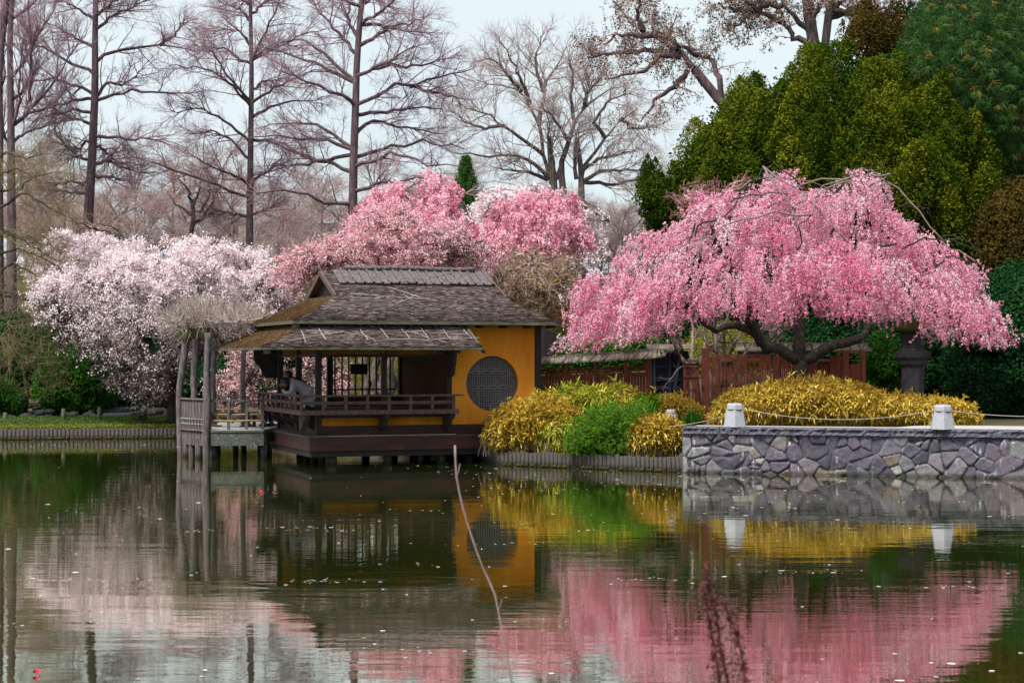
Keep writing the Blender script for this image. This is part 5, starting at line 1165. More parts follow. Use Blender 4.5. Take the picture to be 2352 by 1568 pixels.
sasa('bamboo_hedge', 'long mounded ochre bamboo hedge behind the stone wall bollards', [(1628,955),(1640,925),(1680,900),(1740,886),(1800,878),(1860,871),(1900,870),(1960,880),(2000,893),(2060,903),(2130,913),(2200,918),(2235,930),(2256,960)],
     [(1628,985),(2256,985)], 41.6, 1.35, 1, 21000, .17, .035, up=.1)
sasa('bamboo_shrub', 'golden dwarf bamboo clump against the ochre wall', [(1106,985),(1125,955),(1150,938),(1200,920),(1240,905),(1290,915),(1330,925),(1345,960)], [(1106,1005),(1150,1040),(1240,1045),(1345,1040)], 42.6, 1.0, 2, 12000, .16, .034)
sasa('tall_bamboo', 'taller striped bamboo with long arching leaves before the roofed fence', [(1215,925),(1240,905),(1290,890),(1330,888),(1370,895),(1420,888),(1450,893),(1490,915),(1500,945)], [(1215,1000),(1290,1010),(1400,985),(1500,975)], 43.2, .9, 3, 4200, .36, .038, 'bambooleaf', .6, .55, .9, rosette=6)
sasa('tall_bamboo', 'low striped bamboo tuft with narrow green leaves right of the golden clump', [(1232,985),(1260,958),(1300,955),(1335,985)], [(1232,1015),(1290,1032),(1335,1010)], 42.0, .5, 33, 1500, .26, .03, 'bambooleaf', .7, .3, .9)
sasa('bamboo_shrub', 'ochre bamboo clump overhanging the left end of the stone wall', [(1434,1010),(1440,985),(1460,965),(1500,955),(1540,958),(1565,975),(1577,1000)], [(1434,1025),(1470,1045),(1530,1048),(1577,1030)], 41.0, .75, 4, 7500, .15, .034)
sasa('bamboo_shrub', 'brownish bamboo clump growing below the blue-black shed', [(1486,940),(1500,915),(1530,908),(1570,915),(1605,935),(1628,965)], [(1486,975),(1560,985),(1628,985)], 43.2, .8, 5, 6500, .15, .034)
sasa('leafy_plant', 'glossy dark green plant with upright strap leaves by the wall end', [(1572,975),(1590,955),(1612,975)], [(1572,986),(1612,986)], 41.3, .2, 6, 260, .26, .04, 'rhodo', .3, 1.3, .3, 'plant', stems=False)
sasa('leafy_plant', 'bright green broad-leaved plant with drooping leaves below the fence end', [(1440,925),(1470,905),(1515,905),(1545,955)], [(1440,950),(1500,960),(1545,975)], 42.9, .4, 7, 700, .18, .06, 'lime', .5, -.1, 1.0, 'plant', stems=False)
# feathery green shrub
def feathery(name, label, top, bot, Y, R, seed, nb, mat, foot):
    rng = np.random.default_rng(seed); T, N, _, _ = sample_crown(rng, nb, top, bot, Y, R, fill=.6); n_ = len(T); root = empty(name, foot, 0, label, 'shrub')
    A = foot+rng.normal(size=(n_, 3))*np.array([.15, .12, .03]); k = 7; tt = np.linspace(0, 1, k)[None, :, None]; mid = (A+T)/2+np.array([0, 0, .25])
    BP = (1-tt)**2*A[:, None]+2*tt*(1-tt)*mid[:, None]+tt**2*T[:, None]; BR = np.tile(np.linspace(.008, .003, k), (n_, 1))
    G = grow(rng, BP, BR, [dict(n=7, ang=38, len=.32, r=.003, m=3, wander=.2, t0=.4)])
    V, Q = join_arrays([tube_arrays(BP, BR, 3), tube_arrays(*G[0], 3)]); link('twigs', mesh_np('twigs', V, Q, M['twig_green']), root, True)
    P = G[0][0]; i = np.repeat(np.arange(len(P)), 16); t = rng.uniform(0, 1, len(i))*3; a = np.minimum(t.astype(int), 2); fr = (t-a)[:, None]; B = P[i, a]*(1-fr)+P[i, a+1]*fr+rng.normal(size=(len(i), 3))*.012
    V, Q = cards(B, .032, rng, .5, norm(rng.normal(size=(len(B), 3))+np.array([0, -.4, .5])), .4); link('leaves', mesh_np('leaves', V, Q, M[mat], rng.uniform(size=len(B))), root, True)
feathery('green_shrub', 'feathery bright green shrub arching down to the water before the bamboo', [(1290,1012),(1306,990),(1318,955),(1340,962),(1362,925),(1384,938),(1404,912),(1425,935),(1450,925),(1478,915),(1505,950)], [(1290,1025),(1320,1048),(1360,1045),(1405,1066),(1440,1050),(1460,1000),(1505,965)], 41.0, .7, 8, 620, 'lime', pt(1380,1045,41.6))

# ------------------------------------------------------------------ the big weeping cherry
Zc = lambda x, y, d=0: (1550.3+x*.2307, 746.5+y*.2307, d)
weeping('weeping_cherry', 'largest cherry, bright pink weeping crown arching over the fence and lantern',
    [(1262,745),(1276,680),(1300,625),(1340,603),(1400,592),(1430,530),(1500,512),(1555,480),(1568,445),(1620,432),(1690,436),(1710,408),(1750,392),(1780,383),(1830,400),(1860,432),(1920,440),(1950,395),(1990,380),(2025,376),(2055,400),(2065,470),(2130,490),(2160,530),(2205,560),(2255,588),(2275,640),(2310,690),(2365,765)],
    [(1262,815),(1350,810),(1450,790),(1520,775),(1580,748),(1650,725),(1700,748),(1800,765),(1850,755),(1900,745),(2000,750),(2100,735),(2140,780),(2200,790),(2250,800),(2270,806),(2365,798)],
    44.2, 4.6, 21, 'pink', 6400, [(1832,905),(1836,870),(1842,845),(1838,822)], .26,
    [([(1838,826),(1822,819),(1800,803),(1772,795),(1748,793),(1741,775,-.1),(1734,755,-.3),(1700,720,-.8),(1650,640,-1.2)], .17),
     ([(1840,828),(1862,822),(1885,805),(1919,789),(1965,777),(1990,765,.3),(2010,720,.5),(2030,650,.6)], .15),
     ([(1838,830),(1834,795),(1832,760,.2),(1840,700,.3),(1850,600,.3),(1830,500,.1),(1800,440,0),(1780,400,-.2)], .16),
     ([(1748,793),(1738,765),(1715,752,-.4),(1690,742,-.6),(1668,745,-.8),(1642,762,-1),(1620,750,-1.2),(1590,700,-1.6),(1500,620,-1.8)], .11),
     ([(1850,640,.3),(1900,560,0),(1950,450,-.3),(2000,390,-.5)], .05),
     ([(1734,755,-.3),(1720,680,-.6),(1650,560,-.9),(1640,520,-1),(1700,500,-1.1),(1760,440,-1.1)], .08),
     ([(2010,720,.5),(2100,640,.2),(2180,590,0),(2240,600,-.2)], .07), ([(1842,640,.3),(1880,590,-.8),(1960,570,-1.5),(2060,560,-2)], .06), ([(1855,442,-1.0), (1827,414,-1.0), (1800,391,-1.0), (1772,377,-1.0), (1749,391,-1.0), (1739,414,-1.0)], .024), ([(1698,438,-1.0), (1726,414,-1.0), (1749,405,-1.0), (1786,424,-1.0)], .024), ([(1918,447,-0.5), (1948,410,-0.5), (1989,382,-0.5), (2022,375,-0.5), (2045,400,-0.5)], .024), ([(1911,451,-0.3), (1934,428,-0.3), (1943,396,-0.3), (1957,391,-0.3), (1976,410,-0.3)], .024), ([(1596,544,-2.2), (1598,516,-2.2), (1656,500,-2.2), (1702,456,-2.2), (1758,442,-2.2), (1818,451,-2.2)], .024), ([(1568,428,-1.0), (1605,421,-1.0), (1647,428,-1.0), (1679,438,-1.0)], .024), ([(2064,475,-0.5), (2091,472,-0.5), (2128,481,-0.5), (2142,502,-0.5)], .024), ([(2073,572,-2.5), (2110,549,-2.5), (2165,549,-2.5), (2216,558,-2.5), (2249,581,-2.5)], .024), ([(2165,544,-1.0), (2189,539,-1.0), (2226,558,-1.0), (2253,576,-1.0)], .024), ([(2147,623,-2.6), (2161,595,-2.6), (2189,586,-2.6), (2230,600,-2.6)], .024), ([(1596,512,-2.8), (1577,567,-2.8), (1582,613,-2.8)], .024), ([(1827,590,-3.2), (1841,558,-3.2), (1837,512,-3.2), (1864,493,-3.2)], .024), ([(1679,465,-1.5), (1716,442,-1.5), (1730,419,-1.5), (1753,382,-1.5)], .024)],
    sp=.031, size=.038, per=3, lmin=.3, lmax=1.2, gap=.17, arcs=22)
# ------------------------------------------------------------------ cherries behind
weeping('weeping_cherry', 'rose-pink weeping cherry standing behind the pavilion ridge', [(770,560),(800,470),(830,440),(870,415),(895,408),(915,425),(950,430),(975,400),(1010,392),(1035,410),(1048,440),(1075,480),(1105,520),(1130,560)],
    [(770,600),(1130,632)], 60, 3.2, 22, 'pink2', 2300, [(985,700),(985,600),(980,560)], .2, [([(980,560),(940,500),(900,440)], .09), ([(980,560),(1010,480),(1010,410)], .09), ([(980,560),(1050,520),(1090,520)], .08)], sp=.05, size=.075, per=3, arcs=22, lmax=1.8)
weeping('weeping_cherry', 'white weeping cherry whose pale sprays show beside the small spruce', [(1055,450),(1090,432),(1150,425),(1200,418),(1260,430),(1330,450),(1370,475),(1410,505),(1428,545)],
    [(1055,470),(1100,560),(1300,610),(1428,612)], 68, 3.0, 23, 'white', 1500, [(1240,720),(1240,600),(1235,540)], .2, [([(1235,540),(1150,470),(1070,445)], .09), ([(1235,540),(1330,470),(1400,510)], .09)], sp=.06, size=.085, per=3, arcs=14, lmax=2.2, gap=.3)
weeping('weeping_cherry', 'mid-pink weeping cherry with dark boughs right of the pavilion ridge', [(1088,540),(1095,490),(1130,455),(1180,440),(1230,425),(1290,425),(1330,440),(1352,465),(1365,520),(1372,560)],
    [(1088,600),(1150,610),(1300,600),(1372,590)], 61, 3.0, 24, 'pink2', 1700, [(1215,720),(1210,620),(1200,570)], .22, [([(1200,575),(1160,590),(1130,600)], .12), ([(1200,570),(1200,500),(1230,440)], .12), ([(1200,560),(1260,530),(1310,520),(1340,545)], .12), ([(1200,575),(1150,530),(1110,500)], .1)], sp=.055, size=.075, per=3, arcs=26, gap=.30, lmax=1.5)
bough_tree('budding_cherry', 'coppery pink budding cherry spreading behind the pavilion roof', 'cherry tree', [(620,610),(660,590),(700,570),(760,525),(820,500),(870,485),(950,500),(1050,530),(1110,575),(1150,615)], [(620,690),(700,680),(800,650),(1150,632)], 54.5, 3.0, 25,
    [(905,760),(900,700),(895,650)], .18, ('bark_dark', 'twig_dark', 'bud'), 200, 20, 9, .052, 2, limbs=[([(895,650),(800,600),(720,590)], .08), ([(895,650),(900,560),(900,500)], .08), ([(895,650),(1000,590),(1080,570)], .08)], ball=.03)
bough_tree('budding_cherry', 'coppery budding cherry with open twigs behind the deck railing', 'cherry tree', [(478,860),(510,815),(560,800),(640,800),(720,815),(800,830)], [(478,940),(560,965),(700,960),(800,950)], 53.5, 1.6, 26,
    [(700,985),(690,960),(660,930)], .12, ('bark_dark', 'twig_dark', 'bud'), 90, 12, 7, .05, 2, limbs=[([(660,930),(600,880),(540,850)], .05), ([(660,930),(720,860),(780,840)], .05)], ball=.03)
bough_tree('white_cherry', 'broad white blossoming cherry leaning over the left bank', 'cherry tree', [(75,690),(100,650),(180,620),(240,590),(330,560),(390,545),(400,525),(425,550),(480,555),(530,560),(565,575),(610,590),(665,620),(700,660)],
    [(75,700),(130,800),(200,850),(260,900),(330,955),(400,900),(450,830),(520,800),(560,850),(620,800),(700,730)], 57.5, 3.6, 27,
    [(395,972),(398,940),(404,905),(408,880)], .26, ('bark_dark', 'twig_dark', 'white'), 520, 17, 10, .060, 4,
    limbs=[([(396,935),(378,925),(350,905),(325,885),(295,860),(270,835),(240,800)], .17), ([(408,880),(420,830),(440,760),(450,680)], .14), ([(350,905),(360,860),(340,800),(310,720),(300,650)], .12), ([(408,885),(395,820),(380,740),(385,640)], .12), ([(420,840),(480,780),(530,720),(590,680)], .1), ([(295,860),(230,830),(160,760),(110,700)], .07)],
    low=[(580,1),(630,.8),(680,.42),(730,.19),(790,.09),(860,.055),(960,.04)], ball=.055, gap=.35)
bough_tree('white_cherry', 'paler blossoming cherry behind the left end of the big white one', 'cherry tree', [(60,600),(100,560),(140,540),(200,548),(260,560),(300,590)], [(60,650),(150,680),(300,660)], 64, 2.0, 28,
    [(170,800),(175,720),(180,680)], .15, ('bark_dark', 'twig_dark', 'white'), 130, 14, 12, .07, 3, ball=.05, limbs=[([(180,680),(120,620),(90,590)], .07), ([(180,680),(240,600),(280,590)], .07)])
bough_tree('young_tree', 'bare-twigged tree with golden young leaves behind the pavilion right roof', 'tree', [(1120,640),(1160,600),(1220,590),(1290,600),(1340,620)], [(1120,700),(1200,745),(1290,760),(1340,700)], 55, 2.2, 29,
    [(1225,880),(1230,800),(1215,740)], .12, ('bark', 'twig', 'gold'), 170, 14, 6, .045, 1, limbs=[([(1215,740),(1180,690),(1150,650)], .05), ([(1215,740),(1280,680),(1320,640)], .05), ([(1215,740),(1225,670),(1225,610)], .05)], ball=.02)
bough_tree('magenta_shrub', 'bare shrub with dark red buds rising before the great evergreen', 'shrub', [(1520,450),(1560,425),(1620,420),(1680,400),(1720,415)], [(1520,500),(1600,490),(1720,470)], 50, 1.0, 30,
    [(1610,600),(1615,560),(1620,520)], .08, ('bark_dark', 'twig_red', 'seedh'), 60, 12, 8, .04, 1, limbs=[], ball=.02, tl=.5) if 'seedh' in M else None
# grey multi-stemmed shrub behind the gate
rng = np.random.default_rng(60); rt = empty('crape_myrtle', tuple(pt(1660,940,47)), 0, 'bare many-stemmed tree with smooth grey branches behind the gate', 'tree')
stems = [[(1604,930),(1602,880),(1590,820),(1592,760),(1580,690)],[(1608,930),(1590,870),(1572,830),(1560,780),(1545,740)],[(1640,930),(1630,860),(1618,810),(1620,760),(1630,700)],[(1650,930),(1648,850),(1645,800),(1640,740),(1650,680)],[(1660,930),(1668,840),(1685,790),(1700,770),(1712,720)],[(1655,930),(1660,850),(1662,800),(1665,750),(1680,700)],[(1670,930),(1700,830),(1730,790),(1760,740),(1780,690)],[(1602,860),(1575,835),(1560,815),(1548,790)],[(1600,845),(1625,800),(1640,790),(1665,760)],[(1668,840),(1650,800),(1635,760),(1640,720)],[(1700,828),(1760,800),(1800,760)],[(1790,900),(1785,790),(1790,740)]]
PL = np.array([resample(pts_px(L, 47, [rng.uniform(-.4,.4)*k for k in range(len(L))]), 12) for L in stems]); PL[:, 1:] += rng.normal(size=PL[:, 1:].shape)*.012
RL = np.tile(np.linspace(.07, .025, 12), (len(stems), 1)); link('trunk', mesh_np('trunk', *tube_arrays(PL, RL, 8), M['bark_pale'], smooth=True), rt, True)
G = grow(rng, PL, RL, [dict(n=9, ang=45, len=.9, r=.02, m=5, wander=.2, up=.15), dict(n=5, ang=45, len=.45, r=.009, m=4, wander=.2), dict(n=3, ang=40, len=.22, r=.005, m=3)])
V, Q = join_arrays([tube_arrays(p, r, 4) for p, r in G]); link('branches', mesh_np('branches', V, Q, M['bark_pale']), rt, True)
# ------------------------------------------------------------------ evergreens
lobed('evergreen_tree', 'huge olive-green evergreen of feathery upright lobes behind the big cherry', [(1500,430),(1515,388),(1560,365),(1590,315),(1610,262),(1650,228),(1700,203),(1750,172),(1790,146),(1830,122),(1870,110),(1920,118),(1960,126),(2010,120),(2060,136),(2120,165),(2190,200),(2250,260),(2300,320),(2345,410)],
    [(1500,505),(1600,560),(1800,640),(2050,660),(2250,640),(2345,600)], 56, 5.5, 41, 'yew', 240, 3200, .088, 2.0, .82, 3.0)
leafy('small_evergreen', 'small olive evergreen at the left foot of the huge one', 'tree', [(1468,470),(1480,420),(1500,410),(1530,440),(1560,470)], [(1468,490),(1500,505),(1560,560)], 53, 1.0, 42, 'yew', 70, 320, .085, .40, 1.7, .55, trunk=(.12, 2.0))
leafy('bronze_conifer', 'bronze-brown conifer top rising over the evergreen', 'tree', [(1930,100),(1960,60),(1985,30),(2010,40),(2040,50),(2085,60)], [(1930,130),(2000,150),(2085,140)], 60, 1.6, 43, 'brownleaf', 80, 260, .09, .45, 2.0, .55, trunk=(.2, 3.0))
leafy('dark_shrub', 'dark green evergreen bank under the right end of the pink crown', 'shrub', [(1990,760),(2050,700),(2130,680),(2200,700),(2230,740),(2250,760)], [(1990,930),(2250,930)], 51, 1.4, 44, 'darkgreen', 260, 300, .085, .42, 0, .6)
leafy('dark_shrub', 'bronze-tinged tall evergreen shrub at the right edge of the photo', 'shrub', [(2235,540),(2260,480),(2300,440),(2352,430),(2420,430)], [(2235,640),(2300,720),(2420,740)], 52, 1.8, 45, 'brownleaf', 200, 300, .09, .5, 0, .6)
leafy('dark_shrub', 'dark green broad shrub filling the lower right behind the path', 'shrub', [(2190,800),(2210,740),(2240,690),(2290,640),(2352,610),(2440,620)], [(2190,950),(2280,966),(2440,970)], 47.5, 2.0, 46, 'darkgreen', 420, 300, .08, .42, 0, .6)
leafy('dark_shrub', 'shadowed green shrub directly behind the stone lantern', 'shrub', [(1990,800),(2020,770),(2060,790),(2080,850)], [(1990,900),(2080,910)], 48, .8, 47, 'rhodo', 90, 260, .07, .3, 0, .6)
leafy('dark_shrub', 'shadowed evergreen screen behind the big cherry, seen between its strands', 'shrub', [(1440,640),(1560,600),(1750,590),(2000,600),(2080,640)], [(1440,800),(1700,815),(2080,820)], 54, 1.2, 48, 'darkgreen', 420, 260, .11, .55, 0, .6)
# long-needled pine
rng = np.random.default_rng(50); pr = empty('pine_tree', tuple(pt(2330, 700, 58)), 0, 'blue-green long-needled pine with drooping tufts at the upper right', 'tree')
top = [(2010,150),(2060,110),(2090,40),(2130,-20),(2200,-60),(2440,-60)]; bot = [(2010,190),(2100,260),(2180,330),(2220,440),(2290,470),(2350,520),(2440,540)]
P, N, xx, yy = sample_crown(rng, 6500, top, bot, 57, 5, front=.75, fill=.7); m = len(P); k = 22; i = np.repeat(np.arange(m), k)
D = norm(rng.normal(size=(len(i), 3))*np.array([.6,.6,.4])+np.array([0,0,-.45])+N[i]*.45); L = rng.uniform(.16, .28, len(i)); side = norm(rng.normal(size=(len(i), 3))); side = norm(side-D*np.sum(side*D, 1, keepdims=True))*.011
A = P[i]; Bm = A+D*L[:, None]*.5+N[i]*.03; E = A+D*L[:, None]+np.array([0, 0, -.04])
V = np.stack([A-side*.4, A+side*.4, Bm+side, E, Bm-side], 1).reshape(-1, 3); j = np.arange(len(i))[:, None]*5; Q = np.concatenate([j+np.array([[0,1,2,4]]), j+np.array([[4,2,3,3]])], 0)
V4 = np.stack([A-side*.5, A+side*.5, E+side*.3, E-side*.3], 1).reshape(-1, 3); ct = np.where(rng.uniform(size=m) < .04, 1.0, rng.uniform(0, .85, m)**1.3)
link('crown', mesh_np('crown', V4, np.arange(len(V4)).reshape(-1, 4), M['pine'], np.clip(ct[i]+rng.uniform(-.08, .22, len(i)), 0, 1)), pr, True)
mb = MB(); g = pt(2340, 700, 58); mb.tube([(g[0],58,2),(g[0]+.1,58,9),(g[0],58,15)], [.35,.25,.12], 10); BL_ = []
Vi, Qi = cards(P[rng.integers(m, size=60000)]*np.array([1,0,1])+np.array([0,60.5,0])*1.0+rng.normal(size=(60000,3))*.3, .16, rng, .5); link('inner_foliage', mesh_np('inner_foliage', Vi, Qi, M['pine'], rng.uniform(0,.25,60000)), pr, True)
for _ in range(70): e = P[rng.integers(m)]; a = np.array([g[0], 58, e[2]-rng.uniform(.2,1)]); BL_.append(resample([a, (a+e)/2+np.array([0,0,-.15]), e], 6))
V, Q = tube_arrays(np.array(BL_), np.tile(np.linspace(.07, .015, 6), (70, 1)), 5); mb.add(V.tolist(), Q.tolist()); mb.build('trunk', 'bark', pr, True, True)
# small spruce
rng = np.random.default_rng(52); Ys = 72.; sp_ = empty('spruce_tree', tuple(pt(1070, 560, Ys)), 0, 'small conical green spruce standing between the weeping cherries', 'tree')
b0_ = pt(1070, 520, Ys); zt_ = pt(1070, 358, Ys)[2]; Hs = zt_-b0_[2]; mb = MB(); mb.tube([b0_-np.array([0,0,1]), (b0_[0], Ys, zt_)], [.12,.015], 8); mb.build('trunk', 'bark', sp_, True)
PP = []
for z in np.linspace(.02, .97, 22):
    for q in range(9):
        a = q*2*PI/9+z*13+rng.uniform(-.2,.2); r = (1-z)**.9*.92*(1+.15*math.sin(q*5+z*40))+.03; s = b0_+np.array([0, 0, z*Hs]); PP.append(resample([s, s+np.array([math.cos(a)*r*.6, math.sin(a)*r*.6, -.08*r]), s+np.array([math.cos(a)*r, math.sin(a)*r, .1*r])], 5))
PP = np.array(PP); G = grow(rng, PP, np.full(PP.shape[:2], .012), [dict(n=8, ang=45, len=.22, r=.006, m=2, flat=(1,1,.2))]); S_ = np.concatenate([PP.reshape(-1,3), G[0][0].reshape(-1,3)]); S_ = np.repeat(S_, 5, 0)+rng.normal(size=(len(S_)*5,3))*.03
V, Q = cards(S_, .075, rng, .3); link('crown', mesh_np('crown', V, Q, M['spruce'], rng.uniform(size=len(S_))), sp_, True)

# rhododendrons on the left bank, green and yellow shrubs behind the pavilion
leafy('rhododendron', 'glossy green rhododendron in front of the steps at the left bank', 'shrub', [(85,870),(110,830),(150,805),(200,800),(240,830),(262,880)], [(85,915),(150,940),(220,935),(262,915)], 62.2, 1.0, 61, 'rhodo', 170, 230, .11, .36, 0, .5)
leafy('rhododendron', 'dark green rhododendron at the far left edge of the bank', 'shrub', [(-40,900),(0,880),(35,900),(55,925)], [(-40,940),(20,945),(55,935)], 61.5, .7, 62, 'rhodo', 70, 220, .11, .34, 0, .5)
leafy('rhododendron', 'large dark rhododendron bank behind the bare yellowish tree', 'shrub', [(-40,760),(40,740),(120,760),(200,790),(280,820)], [(-40,900),(120,905),(280,915)], 66, 1.6, 63, 'darkgreen', 300, 220, .13, .55, 0, .5)
leafy('rhododendron', 'shadowed rhododendron under the white blossom right of the steps', 'shrub', [(250,870),(300,820),(360,810),(420,830),(470,860),(520,850),(580,830),(640,860)], [(250,925),(330,948),(420,950),(640,950)], 64.5, 1.4, 64, 'darkgreen', 330, 220, .12, .48, 0, .5)
leafy('evergreen_shrub', 'tall dark green shrub rising behind the white cherry and pergola', 'shrub', [(330,720),(420,690),(520,700),(600,730),(680,760),(740,790)], [(330,840),(500,860),(740,860)], 67, 1.6, 65, 'darkgreen', 340, 220, .14, .55, 0, .5)
leafy('forsythia_shrub', 'yellow-green spring shrub seen through the barred pavilion window', 'shrub', [(720,880),(750,830),(800,800),(860,800),(920,820),(960,850)], [(720,960),(960,970)], 57, 1.2, 66, 'ygreen', 150, 150, .06, .4, 0, .5)
leafy('forsythia_shrub', 'low yellow-green shrub growing behind the deck rails', 'shrub', [(480,950),(530,935),(580,930),(640,940)], [(480,1000),(640,1000)], 57.5, .6, 67, 'ygreen', 70, 150, .055, .3, 0, .5)
leafy('forsythia_shrub', 'bright yellow-green shrub behind the smooth grey stems and gate', 'shrub', [(1580,800),(1610,770),(1660,755),(1710,765),(1740,800)], [(1580,850),(1740,850)], 51, .9, 68, 'ygreen', 130, 170, .06, .36, 0, .5)
leafy('evergreen_shrub', 'dark green shrub behind the plank fence roof and cherry trunk', 'shrub', [(1740,760),(1800,730),(1900,720),(2000,750)], [(1740,830),(2000,850)], 52, 1.0, 69, 'darkgreen', 200, 220, .09, .42, 0, .5)
leafy('evergreen_shrub', 'green shrub between the pavilion right wall and roofed fence', 'shrub', [(1190,800),(1240,780),(1330,790),(1450,780),(1500,790)], [(1190,850),(1500,840)], 52, .9, 70, 'rhodo', 130, 200, .09, .38, 0, .5)
leafy('forsythia_shrub', 'olive shrub mass behind the golden-leaved young tree', 'shrub', [(1130,720),(1180,690),(1260,690),(1340,710)], [(1130,800),(1340,810)], 62, 1.2, 71, 'gold', 150, 160, .09, .5, 0, .5)

# ------------------------------------------------------------------ tall bare trees (traced trunks and limbs)
Za = lambda x, y: (x*.3662, y*.3662)
Zb = lambda x, y: (574.2+x*.3662, y*.3662)
Zd = lambda x, y: (1033.6+x*.3297, y*.3297)
Ze = lambda x, y: (1435.5+x*.4395, y*.4395)
def mp_(f, LL, r): return [([f(*q) for q in L], r*(1+.0*i)) for i, L in enumerate(LL)]
CY = [dict(n=19, ang=48, asd=10, len=2.2, r=.028, m=6, wander=.10, flat=(1,1,.55), t0=.12, up=.08, tip=.3), dict(n=9, ang=42, len=.9, r=.010, m=4, wander=.13, up=.05), dict(n=6, ang=38, len=.42, r=.0055, m=3, wander=.12)]
T3L = [[(690,160),(870,160),(1000,150),(1100,100)],[(690,285),(800,215),(890,175),(1000,200),(1130,210)],[(650,500),(760,430),(820,410),(900,370),(1040,290)],[(760,430),(900,410),(1050,410),(1250,360)],[(670,655),(830,600),(910,520),(1000,540),(1150,500),(1280,460),(1400,440)],[(1000,545),(1150,580),(1340,625)],[(660,720),(900,695),(1050,670),(1200,680)],[(655,850),(720,770),(800,760),(900,780),(1100,820),(1200,840)],[(650,990),(850,930),(1000,910),(1080,880),(1190,920),(1320,870)],[(650,1050),(800,1000),(880,950),(1000,980),(1120,1045),(1300,1040)],[(645,1200),(820,1150),(1000,1130),(1180,1090)],[(690,150),(800,90),(900,10),(960,-60)],
 [(670,340),(600,270),(500,150),(420,40),(360,-20)],[(675,230),(620,150),(620,60),(625,-20)],[(660,510),(520,380),(340,250),(170,270)],[(660,520),(540,460),(400,390),(230,340),(60,290)],[(660,670),(600,610),(450,550),(330,500),(200,450)],[(650,940),(520,840),(400,780),(250,770),(120,780)],[(650,940),(500,880),(380,870),(200,860),(30,860)],[(645,1080),(480,1020),(290,960),(180,900),(0,860)],[(650,970),(500,1000),(350,1030),(170,1040),(20,1110)],[(640,1280),(500,1280),(360,1220),(200,1190),(30,1220)],[(700,40),(760,0),(800,-60)],[(700,60),(560,-20),(450,-60)]]
traced_tree('bald_cypress', 'tall bare tree with wide level limbs rising just left of the weeping cherries', 'tree', [([Zb(*q) for q in ((642,2250),(640,1500),(645,1300),(650,1000),(655,850),(662,700),(668,450),(675,300),(690,150),(700,0),(705,-120))], .27, .12)], mp_(Zb, T3L, .10), 80, 101, CY, M['bark_purple'], M['twig_purple'], sides=7)
o_ = lambda x: x-1568
T2L = [[(1575,670),(1480,570),(1340,450),(1180,420),(1060,410)],[(1575,640),(1440,500),(1390,400),(1270,270)],[(1570,890),(1440,780),(1270,680),(1120,700),(1070,690)],[(1568,1000),(1440,870),(1330,815),(1200,850)],[(1568,1160),(1440,1090),(1350,1060),(1200,980)],[(1568,1240),(1440,1190),(1280,1130),(1100,1070),(950,1010),(820,980)],[(1575,400),(1500,370),(1400,300),(1230,290)],[(1572,290),(1520,200),(1400,190),(1330,195)],[(1570,130),(1500,60),(1420,30)],[(1568,1370),(1440,1330),(1300,1330)],[(1580,370),(1650,320),(1720,300)],[(1578,380),(1668,330),(1868,230),(2028,180)],[(1578,380),(1678,190),(1738,60),(1768,-40)],[(1578,560),(1648,510),(1728,500)],[(1580,645),(1718,560),(1868,480),(2018,440)],[(1578,740),(1698,660),(1818,630),(1968,630),(2078,600)],[(1570,1140),(1668,1090),(1768,980)],[(1570,1350),(1658,1320),(1728,1290)],[(1570,870),(1760,900),(1900,960)],[(1572,90),(1660,20),(1700,-40)],[(1572,30),(1480,-20)]]
traced_tree('bald_cypress', 'slimmest tall bare tree, its trunk dropping behind the white cherry', 'tree', [([Za(*q) for q in ((1558,2250),(1560,1620),(1565,1560),(1568,1300),(1570,1100),(1572,900),(1576,700),(1578,400),(1573,200),(1570,0),(1570,-120))], .22, .075)], mp_(Za, T2L, .08), 82, 102, CY, M['bark_purple'], M['twig_purple'], sides=7)
T1L = [[(605,180),(700,110),(800,60),(930,0)],[(605,100),(700,30),(760,-20)],[(605,390),(720,320),(850,300),(1000,285),(1150,295),(1240,330)],[(1000,285),(1090,230),(1160,120)],[(605,630),(720,590),(870,565),(1000,580),(1100,595),(1240,570)],[(605,610),(680,500),(760,540),(830,490),(900,420)],[(595,855),(680,850),(740,870),(900,870),(1050,885)],[(595,920),(660,940),(710,1000)],[(590,1030),(680,1015),(800,1060),(950,1090)],[(580,1100),(700,1110),(780,1150)],
 [(598,120),(480,50),(380,0)],[(598,310),(520,260),(420,210),(330,170)],[(595,470),(430,380),(330,330),(200,280),(80,200)],[(590,600),(490,540),(400,510),(300,500),(150,500)],[(590,620),(430,640),(300,685),(170,690)],[(588,720),(480,690),(400,700),(200,760)],[(585,785),(500,750),(400,745),(340,790),(340,840)],[(580,870),(500,920),(430,950)],[(575,1010),(460,960),(380,900)],[(560,1155),(430,1140),(330,1180)],[(560,1220),(400,1200),(300,1200)],[(598,20),(680,-30)]]
traced_tree('bald_cypress', 'tall bare tree near the left edge with a thick brown trunk above the white blossom', 'tree', [([Za(*q) for q in ((540,2250),(545,1560),(550,1450),(557,1300),(567,1150),(577,1000),(586,800),(595,600),(597,450),(595,300),(598,150),(600,0),(600,-100))], .29, .11)], mp_(Za, T1L, .085), 78, 103, CY, M['bark_purple'], M['twig_purple'], sides=7)
T0L = [[(80,790),(160,730),(250,620),(340,500),(430,370),(540,220)],[(70,640),(170,560),(200,500),(230,380)],[(70,120),(180,50),(240,0)],[(190,640),(200,450),(190,250),(170,0)],[(0,480),(20,300),(30,150),(60,0)],[(70,950),(20,800),(-40,650)],[(75,800),(120,640),(130,450),(140,300)],[(-10,600),(30,450),(10,250),(-20,60)],[(100,770),(200,700),(330,660),(420,560)],[(65,500),(150,400),(260,180),(320,80)],[(60,900),(150,840),(260,800),(360,740)],[(65,300),(-20,200),(-80,100)]]
